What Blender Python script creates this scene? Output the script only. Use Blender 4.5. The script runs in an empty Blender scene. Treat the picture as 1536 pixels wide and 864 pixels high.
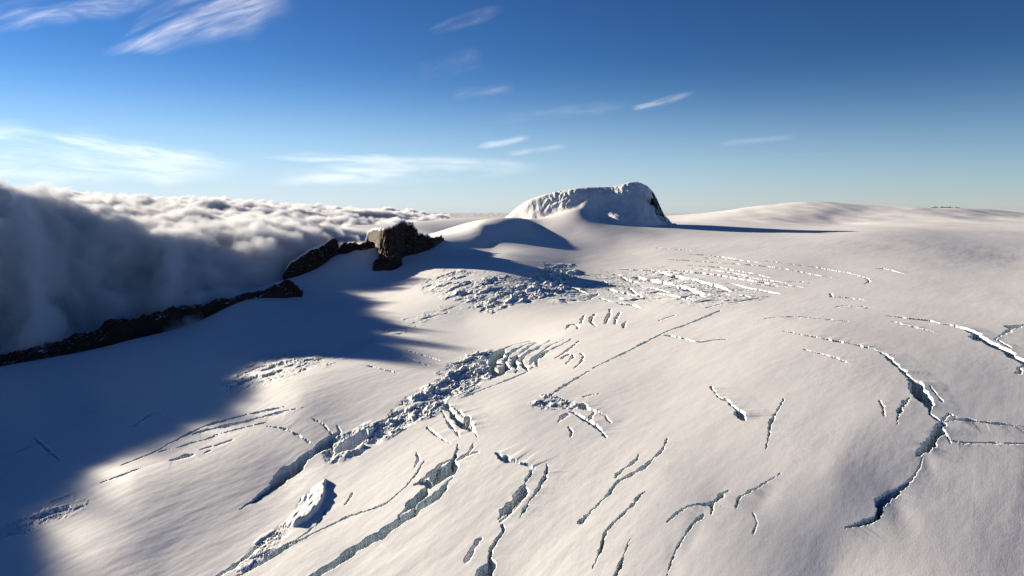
import bpy, math
import numpy as np
F4 = np.float32
Q = 1.0                                   # mesh density (1 = final)

# ------------------------------------------------------------------ camera, sky, sun, exposure
scene = bpy.context.scene
FPX, CX, CY, PITCH = 1160.0, 768.0, 432.0, math.radians(6.1)
cam_d = bpy.data.cameras.new("camera")
cam = bpy.data.objects.new("camera", cam_d)
scene.collection.objects.link(cam)
cam_d.sensor_width = 36.0
cam_d.lens = 36.0 * FPX / 1536.0
cam_d.clip_start, cam_d.clip_end = 1.0, 300000.0
cam.location = (0, 0, 0)
cam.rotation_euler = (math.radians(90) - PITCH, 0, 0)
scene.camera = cam

SUN_AZ, SUN_EL = math.radians(-57.0), math.radians(12.5)      # azimuth from +Y, negative = towards -X
SUN_DIR = np.array([math.sin(SUN_AZ) * math.cos(SUN_EL), math.cos(SUN_AZ) * math.cos(SUN_EL), math.sin(SUN_EL)])
world = bpy.data.worlds.new("World")
scene.world = world
world.use_nodes = True
wn = world.node_tree
wn.nodes.clear()
sky = wn.nodes.new("ShaderNodeTexSky")
sky.sky_type = 'NISHITA'
sky.sun_disc = False
sky.sun_elevation = SUN_EL
sky.sun_rotation = SUN_AZ
sky.altitude = 2000.0
sky.air_density, sky.dust_density, sky.ozone_density = 1.0, 0.0, 4.0
bg = wn.nodes.new("ShaderNodeBackground")
bg.inputs[1].default_value = 0.05
out = wn.nodes.new("ShaderNodeOutputWorld")
# pale air just above the horizon, a little brighter on the sun's side
wtc = wn.nodes.new("ShaderNodeTexCoord"); wsx = wn.nodes.new("ShaderNodeSeparateXYZ")
wn.links.new(wtc.outputs["Generated"], wsx.inputs[0])
wmr = wn.nodes.new("ShaderNodeMapRange"); wmr.interpolation_type = 'SMOOTHERSTEP'
for i_, v_ in ((1, -0.02), (2, 0.20), (3, 0.8), (4, 0.0)): wmr.inputs[i_].default_value = v_
wn.links.new(wsx.outputs[2], wmr.inputs[0])
wsd = wn.nodes.new("ShaderNodeMapRange")
for i_, v_ in ((1, -0.6), (2, 0.6), (3, 1.0), (4, 0.5)): wsd.inputs[i_].default_value = v_
wn.links.new(wsx.outputs[0], wsd.inputs[0])
wmu = wn.nodes.new("ShaderNodeMath"); wmu.operation = 'MULTIPLY'
wn.links.new(wmr.outputs[0], wmu.inputs[0]); wn.links.new(wsd.outputs[0], wmu.inputs[1])
wgm = wn.nodes.new("ShaderNodeHueSaturation"); wgm.inputs[1].default_value = 1.04; wgm.inputs[2].default_value = 0.9
wn.links.new(sky.outputs[0], wgm.inputs[4])
wmx = wn.nodes.new("ShaderNodeMix"); wmx.data_type = 'RGBA'; wmx.inputs[7].default_value = (4.6, 6.0, 7.6, 1)
wn.links.new(wmu.outputs[0], wmx.inputs[0]); wn.links.new(wgm.outputs[0], wmx.inputs[6]); 
# camera response of the sky: contrast curve around the display level (strength x exposure = 0.123)
wm1 = wn.nodes.new("ShaderNodeMix"); wm1.data_type = 'RGBA'; wm1.blend_type = 'MULTIPLY'; wm1.inputs[0].default_value = 1.0; wm1.inputs[7].default_value = (0.123, 0.123, 0.123, 1)
wgam = wn.nodes.new("ShaderNodeGamma"); wgam.inputs[1].default_value = 1.6
wm2 = wn.nodes.new("ShaderNodeMix"); wm2.data_type = 'RGBA'; wm2.blend_type = 'MULTIPLY'; wm2.inputs[0].default_value = 1.0; wm2.inputs[7].default_value = (13.0, 10.6, 9.5, 1)
wn.links.new(wmx.outputs[2], wm1.inputs[6]); wn.links.new(wm1.outputs[2], wgam.inputs[0]); wn.links.new(wgam.outputs[0], wm2.inputs[6]); wn.links.new(wm2.outputs[2], bg.inputs[0])
wn.links.new(bg.outputs[0], out.inputs[0])

sun_d = bpy.data.lights.new("sun", 'SUN')
sun_d.energy, sun_d.angle, sun_d.color = 5.0, math.radians(0.5), (1.0, 0.865, 0.675)
sun = bpy.data.objects.new("sun", sun_d)
scene.collection.objects.link(sun)
from mathutils import Vector
sun.rotation_euler = Vector(SUN_DIR).to_track_quat('Z', 'Y').to_euler()

vs = scene.view_settings
vs.view_transform, vs.look, vs.gamma, vs.use_curve_mapping = 'Standard', 'None', 1.0, False
vs.exposure = 1.3
scene.render.engine = 'CYCLES'
cy = scene.cycles
cy.use_denoising = True
cy.max_bounces, cy.diffuse_bounces, cy.volume_bounces, cy.transparent_max_bounces = 10, 4, 6, 24

# ------------------------------------------------------------------ helpers
def meta(o, label=None, cat=None, group=None, kind=None):
    if label: o["label"] = label
    if cat: o["category"] = cat
    if group: o["group"] = group
    if kind: o["kind"] = kind
    return o

def mesh_obj(name, verts, quads, mat, parent=None, smooth=True, attrs=None):
    me = bpy.data.meshes.new(name)
    verts = np.ascontiguousarray(verts, dtype=F4)
    quads = np.ascontiguousarray(quads, dtype=np.int32)
    n, k = quads.shape
    me.vertices.add(len(verts)); me.vertices.foreach_set("co", verts.ravel())
    me.loops.add(n * k); me.loops.foreach_set("vertex_index", quads.ravel())
    me.polygons.add(n)
    me.polygons.foreach_set("loop_start", np.arange(0, n * k, k, dtype=np.int32))
    me.polygons.foreach_set("use_smooth", np.full(n, smooth, dtype=bool))
    for nm, arr in (attrs or {}).items():
        a = me.attributes.new(nm, 'FLOAT', 'POINT')
        a.data.foreach_set("value", np.ascontiguousarray(arr, dtype=F4))
    me.update(calc_edges=True)
    me.materials.append(mat)
    o = bpy.data.objects.new(name, me)
    scene.collection.objects.link(o)
    if parent: o.parent = parent
    return o

def grid_quads(nr, nc, wrap=False):
    i = np.arange(nr * nc, dtype=np.int32).reshape(nr, nc)
    return np.stack([i[:-1, :-1], i[:-1, 1:], i[1:, 1:], i[1:, :-1]], -1).reshape(-1, 4)

_rng = np.random.RandomState(7)
_perm = _rng.permutation(4096).astype(np.int32)
_g2 = np.stack([np.cos(np.linspace(0, 2 * np.pi, 64, endpoint=False)), np.sin(np.linspace(0, 2 * np.pi, 64, endpoint=False))], 1).astype(F4)
_g3 = _rng.normal(size=(256, 3)); _g3 = (_g3 / np.linalg.norm(_g3, axis=1)[:, None]).astype(F4)
_rnd = _rng.rand(4096, 4).astype(F4)

def _h2(i, j, s): return _perm[(_perm[(i + s * 131) & 4095] + j) & 4095]

def perlin2(x, y, s=0):
    x = np.asarray(x, dtype=np.float64); y = np.asarray(y, dtype=np.float64)
    xi = np.floor(x); yi = np.floor(y)
    fx = (x - xi).astype(F4); fy = (y - yi).astype(F4)
    xi = xi.astype(np.int32); yi = yi.astype(np.int32)
    u = fx * fx * fx * (fx * (fx * 6 - 15) + 10); v = fy * fy * fy * (fy * (fy * 6 - 15) + 10)
    def d(a, b):
        g = _g2[_h2(xi + a, yi + b, s) & 63]
        return g[..., 0] * (fx - a) + g[..., 1] * (fy - b)
    n0 = d(0, 0) * (1 - u) + d(1, 0) * u
    n1 = d(0, 1) * (1 - u) + d(1, 1) * u
    return (n0 * (1 - v) + n1 * v) * 1.5

def perlin3(x, y, z, s=0):
    x, y, z = [np.asarray(t, dtype=np.float64) for t in (x, y, z)]
    X, Y, Z = np.floor(x), np.floor(y), np.floor(z)
    fx, fy, fz = [(a - b).astype(F4) for a, b in ((x, X), (y, Y), (z, Z))]
    X, Y, Z = [t.astype(np.int32) for t in (X, Y, Z)]
    f = lambda t: t * t * t * (t * (t * 6 - 15) + 10)
    u, v, w = f(fx), f(fy), f(fz)
    r = 0
    for a in (0, 1):
        for b in (0, 1):
            for c in (0, 1):
                g = _g3[_perm[(_h2(X + a, Y + b, s) + Z + c) & 4095] & 255]
                dd = g[..., 0] * (fx - a) + g[..., 1] * (fy - b) + g[..., 2] * (fz - c)
                r = r + dd * (u if a else 1 - u) * (v if b else 1 - v) * (w if c else 1 - w)
    return r * 1.5

def fbm2(x, y, octs=4, s=0, gain=0.5):
    r = 0; a = 1.0
    for o in range(octs):
        r = r + a * perlin2(x * 2 ** o, y * 2 ** o, s + o * 17); a *= gain
    return r

def fbm3(x, y, z, octs=4, s=0, gain=0.5, f=None):
    r = 0; a = 1.0
    for o in range(octs):
        p = perlin3(x * 2 ** o, y * 2 ** o, z * 2 ** o, s + o * 17)
        r = r + a * (f(p) if f else p); a *= gain
    return r

def voronoi2(x, y, s=0):
    """distance to the nearest and second nearest cell point, and four random numbers of the nearest cell"""
    xi = np.floor(x).astype(np.int32); yi = np.floor(y).astype(np.int32)
    f1 = np.full(x.shape, 9.0, F4); f2 = np.full(x.shape, 9.0, F4)
    idc = np.zeros(x.shape, np.int32); px = np.zeros(x.shape, F4); py = np.zeros(x.shape, F4)
    for a in (-1, 0, 1):
        for b in (-1, 0, 1):
            h = _h2(xi + a, yi + b, s)
            dx = (xi + a + _rnd[h, 0] - x).astype(F4); dy = (yi + b + _rnd[h, 1] - y).astype(F4)
            d = np.sqrt(dx * dx + dy * dy)
            m = d < f1
            f2 = np.where(m, f1, np.minimum(f2, d))
            f1 = np.where(m, d, f1); idc = np.where(m, h, idc); px = np.where(m, dx, px); py = np.where(m, dy, py)
    return f1, f2, idc, px, py

def sstep(a, b, x):
    t = np.clip((x - a) / (b - a), 0, 1)
    return t * t * (3 - 2 * t)

cp, sp = math.cos(PITCH), math.sin(PITCH)
def ray(u, v):
    """(x, z) per metre of distance along +Y of the sight line at a photograph position"""
    u = np.asarray(u, float); v = np.asarray(v, float)
    q = (CY - v) / FPX
    dy = cp + q * sp
    return (u - CX) / FPX / dy, (-sp + q * cp) / dy
def pt(u, v, Y):
    a, s = ray(u, v)
    return np.array([a * Y, Y + 0 * a, s * Y])

# ------------------------------------------------------------------ base shape of the ice cap: survey points (sight line, distance)
CTRL = [
 (1750,864,510.1),(1536,864,514.9),(1536,700,664.4),(1536,600,824),(1536,500,1111.8),(1536,440,1500),(1536,390,2130),(1536,350,3050),
 (1536,335,4300),(1250,864,519.4),(1250,700,656),(1250,600,814),(1250,500,1098.3),(1250,440,1481.7),(1250,400,1930),(1250,365,2380),
 (1250,345,3000),(1250,330,5000),(1000,864,523.8),(1000,700,672.8),(1000,600,843.4),(1000,500,1160.4),(1000,450,1463.4),(1000,410,1880.3),
 (1000,375,2350),(1000,352,2726.4),(768,864,548),(768,700,704.9),(768,600,870.4),(768,540,1092.1),(850,500,1220.9),(850,450,1531.1),
 (850,420,1771.9),(870,395,2098.2),(680,585,929.3),(500,668,805.2),(430,715,754.5),(250,864,591.9),(560,700,748.6),(450,800,642),
 (350,864,588.9),(600,520,1184),(450,600,913.4),(350,650,851.4),(200,720,745),(0,740,752),(0,864,594),(-200,864,600),
 (-200,740,760),(700,430,1642.3),(700,480,1415),(620,450,1607.1),(760,400,1843.5),(760,380,2090.2),(850,366,2435.9),(930,360,2588.2),
 (600,430,1760),(500,450,1700),(480,435,1800),(430,447,1740),(300,480,1640),(200,508,1560),(80,536,1490),(0,550,1440),
 (-200,590,1400),(300,560,1133.3),(150,600,1107.9),(0,640,1035.3),(-200,680,1000),(560,405,1930),(520,400,1950),(600,400,1950),
 (660,362,2200),(620,375,2080),(400,428,1880),(425,418,1985),(360,441,1800),(540,372,2060),(500,385,2030),(720,337,2496.4),
 (690,345,2620),(752,330,2727),(770,326,3002.1),(700,367,2243.1),(735,369,2296.8),(705,336,3000),(900,335,3171.9),(1000,338,3038.8),
 (1080,336,3900),(880,312,3158.1),(930,334,3002.3),(600,334,4300),(690,327,4700),(500,343,3900),(560,338,4100),(760,329,5200),
 (1000,331,5600),(1100,316,6000),(1160,307,6300),(1210,302.5,6500),(1290,307,6700),(1370,312,6500),(1410,311,6400),(1470,314,6700),
 (1536,317,6700),(1700,319,6700),(1210,317,5400),(1400,322,5200),(1536,325,5500),(1300,349,2750),(1250,352,2690),(1380,348,2860),
 (1300,340,3450),(840,322,3295.2),(800,340,2816.1),(860,345,2741.1),
]
P = np.array([pt(u, v, Y) for u, v, Y in CTRL])
EXTRA = [(-60,3300,-170),(-700,2300,-330),(-1000,2100,-420),(-1400,1900,-480),(-1500,2600,-640),(-2500,2000,-640),(-3000,4000,-760),(-1500,4500,-520),(-800,3200,-330),
 (-600,6000,-300),(-2000,7000,-700),(-5000,7500,-900),(0,6500,-250),(800,7500,-150),(2500,8600,-150),(4500,9000,-250),(6500,9000,-260),(7000,6500,-110),(5000,5000,-115),
 (3000,3000,-120),(2200,1500,-165),(900,800,-190),(700,420,-190),(400,220,-215),(100,220,-265),(-150,300,-300),(-400,300,-370),(-900,600,-380),(-1400,1000,-400),(-600,450,-365)]
P = np.vstack([P, np.array(EXTRA, float)])
def warp(a, b): return a * 2.2, b
def tps_fit(x, y, z, lam, lin=False):
    A, B = warp(x / y, np.log(y))
    n = len(A)
    r2 = (A[:, None] - A) ** 2 + (B[:, None] - B) ** 2
    K = (-np.sqrt(r2) if lin else 0.5 * r2 * np.log(r2 + 1e-12)) + lam * np.eye(n)
    M = np.zeros((n + 3, n + 3)); T = np.stack([np.ones(n), A, B], 1)
    M[:n, :n] = K; M[:n, n:] = T; M[n:, :n] = T.T
    c = np.linalg.solve(M, np.concatenate([z, np.zeros(3)]))
    return A.astype(F4), B.astype(F4), c.astype(F4)
def tps_eval(fit, a, b, lin=False):
    A, B, c = fit
    sh = np.shape(a)
    p, q = warp(np.asarray(a, F4).ravel(), np.asarray(b, F4).ravel())
    o = np.empty(len(p), F4)
    for i in range(0, len(p), 60000):
        pp, qq = p[i:i + 60000, None], q[i:i + 60000, None]
        r2 = (pp - A) ** 2 + (qq - B) ** 2
        o[i:i + 60000] = (-np.sqrt(r2 + 0.0004) if lin else 0.5 * r2 * np.log(r2 + 1e-12)) @ c[:-3] + c[-3] + c[-2] * pp[:, 0] + c[-1] * qq[:, 0]
    return o.reshape(sh)
FIT = tps_fit(P[:, 0], P[:, 1], P[:, 2], 7e-4)
res = tps_eval(FIT, P[:, 0] / P[:, 1], np.log(P[:, 1])) - P[:, 2]
print("base fit residual m: max %.1f rms %.1f" % (abs(res).max(), res.std()))

_YS = np.geomspace(240, 9000, 700)
def hit(u, v, ymin=240):
    """where the sight line at (u, v) meets the base surface"""
    a, s = ray(u, v)
    ys = _YS[_YS >= ymin]
    zz = tps_eval(FIT, np.full(len(ys), a), np.log(ys))
    d = s * ys - zz
    k = np.nonzero((d[:-1] > 0) & (d[1:] <= 0))[0]
    if len(k) == 0:
        Y = ys[np.argmin(abs(d))]
    else:
        k = k[0]; t = d[k] / (d[k] - d[k + 1]); Y = ys[k] + t * (ys[k + 1] - ys[k])
    return np.array([a * Y, Y, s * Y])
def ground(x, y): return tps_eval(FIT, np.asarray(x) / np.asarray(y), np.log(np.asarray(y)))

# ------------------------------------------------------------------ materials
def new_mat(name):
    m = bpy.data.materials.new(name); m.use_nodes = True
    nt = m.node_tree; nt.nodes.clear()
    o = nt.nodes.new("ShaderNodeOutputMaterial"); b = nt.nodes.new("ShaderNodeBsdfPrincipled")
    nt.links.new(b.outputs[0], o.inputs[0])
    return m, nt, b
def node(nt, t, **kw):
    n = nt.nodes.new(t)
    for k, v in kw.items():
        if k.startswith("i_"): n.inputs[int(k[2:]) if k[2:].isdigit() else k[2:]].default_value = v
        else: setattr(n, k, v)
    return n
def noise(nt, scale, detail=6, rough=0.55, vec=None):
    n = node(nt, "ShaderNodeTexNoise"); n.inputs["Scale"].default_value = scale
    n.inputs["Detail"].default_value = detail; n.inputs["Roughness"].default_value = rough
    if vec is not None: nt.links.new(vec, n.inputs["Vector"])
    return n
def ramp(nt, fac, stops):
    r = node(nt, "ShaderNodeValToRGB")
    el = r.color_ramp.elements
    while len(el) < len(stops): el.new(0.5)
    for e, (p, c) in zip(el, stops): e.position = p; e.color = (*c, 1) if len(c) == 3 else c
    nt.links.new(fac, r.inputs[0]); return r

def snow_material(name, c1, c2, bump=0.11):
    m, nt, b = new_mat(name)
    tc = node(nt, "ShaderNodeTexCoord")
    n1 = noise(nt, 0.006, 5, 0.55, tc.outputs["Object"])
    r = ramp(nt, n1.outputs[0], [(0.3, c1), (0.7, c2)])
    nt.links.new(r.outputs[0], b.inputs["Base Color"])
    b.inputs["Roughness"].default_value = 0.65
    b.inputs["Specular IOR Level"].default_value = 0.25
    mp = node(nt, "ShaderNodeMapping"); mp.inputs["Rotation"].default_value = (0, 0, math.radians(35)); mp.inputs["Scale"].default_value = (1, 0.35, 1)
    nt.links.new(tc.outputs["Object"], mp.inputs[0])
    n2 = noise(nt, 0.55, 4, 0.6, mp.outputs[0])
    n3 = noise(nt, 0.12, 4, 0.55, mp.outputs[0])
    ad = node(nt, "ShaderNodeMath", operation='MULTIPLY_ADD', i_1=3.0)
    nt.links.new(n3.outputs[0], ad.inputs[0]); nt.links.new(n2.outputs[0], ad.inputs[2])
    bp = node(nt, "ShaderNodeBump"); bp.inputs["Strength"].default_value = bump; bp.inputs["Distance"].default_value = 0.25
    n4 = noise(nt, 0.018, 4, 0.6, tc.outputs["Object"])
    mr4 = node(nt, "ShaderNodeMapRange", interpolation_type='SMOOTHSTEP'); mr4.inputs[1].default_value = 0.40; mr4.inputs[2].default_value = 0.66; mr4.inputs[3].default_value = 0.12; mr4.inputs[4].default_value = 1.0
    nt.links.new(n4.outputs[0], mr4.inputs[0])
    wv = node(nt, "ShaderNodeTexWave", wave_type='BANDS', bands_direction='Y'); wv.inputs["Scale"].default_value = 0.16; wv.inputs["Distortion"].default_value = 9.0; wv.inputs["Detail"].default_value = 3.0; wv.inputs["Detail Scale"].default_value = 0.6
    nt.links.new(mp.outputs[0], wv.inputs["Vector"])
    ad2 = node(nt, "ShaderNodeMath", operation='MULTIPLY_ADD', i_1=0.18); nt.links.new(wv.outputs["Fac"], ad2.inputs[0]); nt.links.new(ad.outputs[0], ad2.inputs[2])
    hm_ = node(nt, "ShaderNodeMath", operation='MULTIPLY'); nt.links.new(ad2.outputs[0], hm_.inputs[0]); nt.links.new(mr4.outputs[0], hm_.inputs[1])
    nt.links.new(hm_.outputs[0], bp.inputs["Height"]); nt.links.new(bp.outputs[0], b.inputs["Normal"])
    return m
M_SNOW = snow_material("snow", (0.80, 0.80, 0.81), (0.85, 0.85, 0.85))
M_ICE = snow_material("crevasse_ice", (0.46, 0.56, 0.62), (0.66, 0.70, 0.73), 0.12)
def wall_material():
    m, nt, b = new_mat("crevasse_wall")
    tc = node(nt, "ShaderNodeTexCoord")
    mp = node(nt, "ShaderNodeMapping"); mp.inputs["Scale"].default_value = (1, 1, 0.12); nt.links.new(tc.outputs["Object"], mp.inputs[0])
    mq = node(nt, "ShaderNodeMapping"); mq.inputs["Scale"].default_value = (0.08, 0.08, 1.3); nt.links.new(tc.outputs["Object"], mq.inputs[0])
    n1 = noise(nt, 0.35, 5, 0.6, mp.outputs[0]); n2 = noise(nt, 0.5, 3, 0.5, mq.outputs[0])
    ad = node(nt, "ShaderNodeMath", operation='MULTIPLY_ADD', i_1=0.5); nt.links.new(n2.outputs[0], ad.inputs[0]); nt.links.new(n1.outputs[0], ad.inputs[2])
    r = ramp(nt, ad.outputs[0], [(0.55, (0.34, 0.45, 0.52)), (0.75, (0.55, 0.63, 0.67)), (0.92, (0.78, 0.80, 0.80))])
    nt.links.new(r.outputs[0], b.inputs["Base Color"]); b.inputs["Roughness"].default_value = 0.5
    bp = node(nt, "ShaderNodeBump"); bp.inputs["Strength"].default_value = 0.5; bp.inputs["Distance"].default_value = 0.6
    nt.links.new(ad.outputs[0], bp.inputs["Height"]); nt.links.new(bp.outputs[0], b.inputs["Normal"])
    return m
M_WALL = wall_material()
M_SERAC = snow_material("serac_ice", (0.70, 0.75, 0.77), (0.83, 0.84, 0.84), 0.35)
M_CAP = snow_material("cap_snow", (0.80, 0.80, 0.81), (0.85, 0.85, 0.85), 0.2)

def rock_material(name, dark, red, snow_lo, snow_hi):
    m, nt, b = new_mat(name)
    tc = node(nt, "ShaderNodeTexCoord"); ge = node(nt, "ShaderNodeNewGeometry")
    n1 = noise(nt, 0.05, 8, 0.65, tc.outputs["Object"])
    r = ramp(nt, n1.outputs[0], [(0.35, dark), (0.62, red)])
    sx = node(nt, "ShaderNodeSeparateXYZ"); nt.links.new(ge.outputs["Normal"], sx.inputs[0])
    n2 = noise(nt, 0.09, 6, 0.65, tc.outputs["Object"])
    ad = node(nt, "ShaderNodeMath", operation='MULTIPLY_ADD', i_1=0.9)
    nt.links.new(n2.outputs[0], ad.inputs[0]); nt.links.new(sx.outputs[2], ad.inputs[2])
    s = ramp(nt, ad.outputs[0], [(min(snow_lo, 0.99), (0, 0, 0)), (min(snow_hi, 1.0), (1, 1, 1))])
    dv = node(nt, "ShaderNodeMath", operation='DIVIDE', i_1=2.0); nt.links.new(ad.outputs[0], dv.inputs[0])
    nt.links.new(dv.outputs[0], s.inputs[0])
    mx = node(nt, "ShaderNodeMix", data_type='RGBA'); mx.inputs[7].default_value = (0.82, 0.82, 0.83, 1)
    nt.links.new(s.outputs[0], mx.inputs[0]); nt.links.new(r.outputs[0], mx.inputs[6]); nt.links.new(mx.outputs[2], b.inputs["Base Color"])
    b.inputs["Roughness"].default_value = 0.9
    n3 = noise(nt, 0.35, 6, 0.7, tc.outputs["Object"])
    bp = node(nt, "ShaderNodeBump"); bp.inputs["Strength"].default_value = 0.7; bp.inputs["Distance"].default_value = 1.5
    nt.links.new(n3.outputs[0], bp.inputs["Height"]); nt.links.new(bp.outputs[0], b.inputs["Normal"])
    return m
M_ROCK = rock_material("ridge_rock", (0.006, 0.004, 0.004), (0.040, 0.013, 0.008), 0.63, 0.70)
M_CLIFF = rock_material("summit_rock", (0.02, 0.02, 0.022), (0.07, 0.062, 0.058), 0.50, 0.60)

# ------------------------------------------------------------------ glacier grid (finer near the camera)
da, db = 0.0009 / Q, 0.0018 / Q
a_in = np.arange(-0.72, 0.72, da)
a_l = -0.72 - np.geomspace(da, 0.9, int(110 * Q))[::-1]; a_r = 0.72 + np.geomspace(da, 0.5, int(90 * Q))
ga = np.concatenate([a_l, a_in, a_r])
b_mid = np.arange(math.log(330), math.log(3300), db)
b_n = np.linspace(math.log(190), math.log(330), int(120 * Q), endpoint=False)
b_f = np.linspace(math.log(3300), math.log(9500), int(200 * Q) + 1)[1:]
gb = np.concatenate([b_n, b_mid, b_f])
A, B = np.meshgrid(ga, gb)
Yg = np.exp(B); Xg = A * Yg
Z = tps_eval(FIT, A, B).astype(np.float64)
NR, NC = Z.shape
print("grid", NR, NC)
# wind- and flow-shaped relief
rough = 0.55 + 0.45 * sstep(-0.2, 0.5, fbm2(Xg / 500, Yg / 500, 3, 3))
west = 1 - sstep(-0.45, 0.25, A + 0.35 * (B - 6.9))
Z += 2.0 * fbm2(Xg / 330, Yg / 330, 2, 11) * rough
cr, sr = math.cos(math.radians(52)), math.sin(math.radians(52))
fl, fp = Xg * cr + Yg * sr, -Xg * sr + Yg * cr
Z += (0.2 + 0.25 * west) * fbm2(fl / 150, fp / 45, 3, 23) * rough
pat = sstep(-0.1, 0.5, fbm2(Xg / 190, Yg / 260, 3, 33))
Z += 0.06 * fbm2(fl / 26, fp / 9, 3, 31) * (0.5 + west)
Z += 0.035 * pat * fbm2(fl / 14, fp / 6, 3, 35)
Z += sstep(3800, 4800, Yg) * sstep(0.15, 0.35, A) * (9 * fbm2(Xg / 520, Yg / 900, 3, 77))
# soft hollows on the lower dome
for u_, v_, rx, rd, rot_, dep_ in ((1070,752,26,9,25,2.6),(1150,745,34,9,25,3.2),(1350,765,30,14,35,4.5),(1040,800,30,9,35,2.0),(1445,655,40,7,0,2.2),(1390,690,24,8,45,2.5),(1240,660,60,14,30,2.0),(1010,835,22,9,50,1.6)):
    h_ = hit(u_, v_); k_ = h_[1] / FPX
    px_, py_ = Xg - h_[0], (Yg - h_[1]) / 2.6
    c_, s_ = math.cos(math.radians(rot_)), math.sin(math.radians(rot_))
    r_ = ((px_ * c_ + py_ * s_) / (rx * k_)) ** 2 + ((-px_ * s_ + py_ * c_) / (rd * k_)) ** 2
    Z -= 0.15 * dep_ * np.exp(-r_)
GID = np.zeros((NR, NC), np.int16)        # which crevasse / icefall a grid point belongs to
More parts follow.
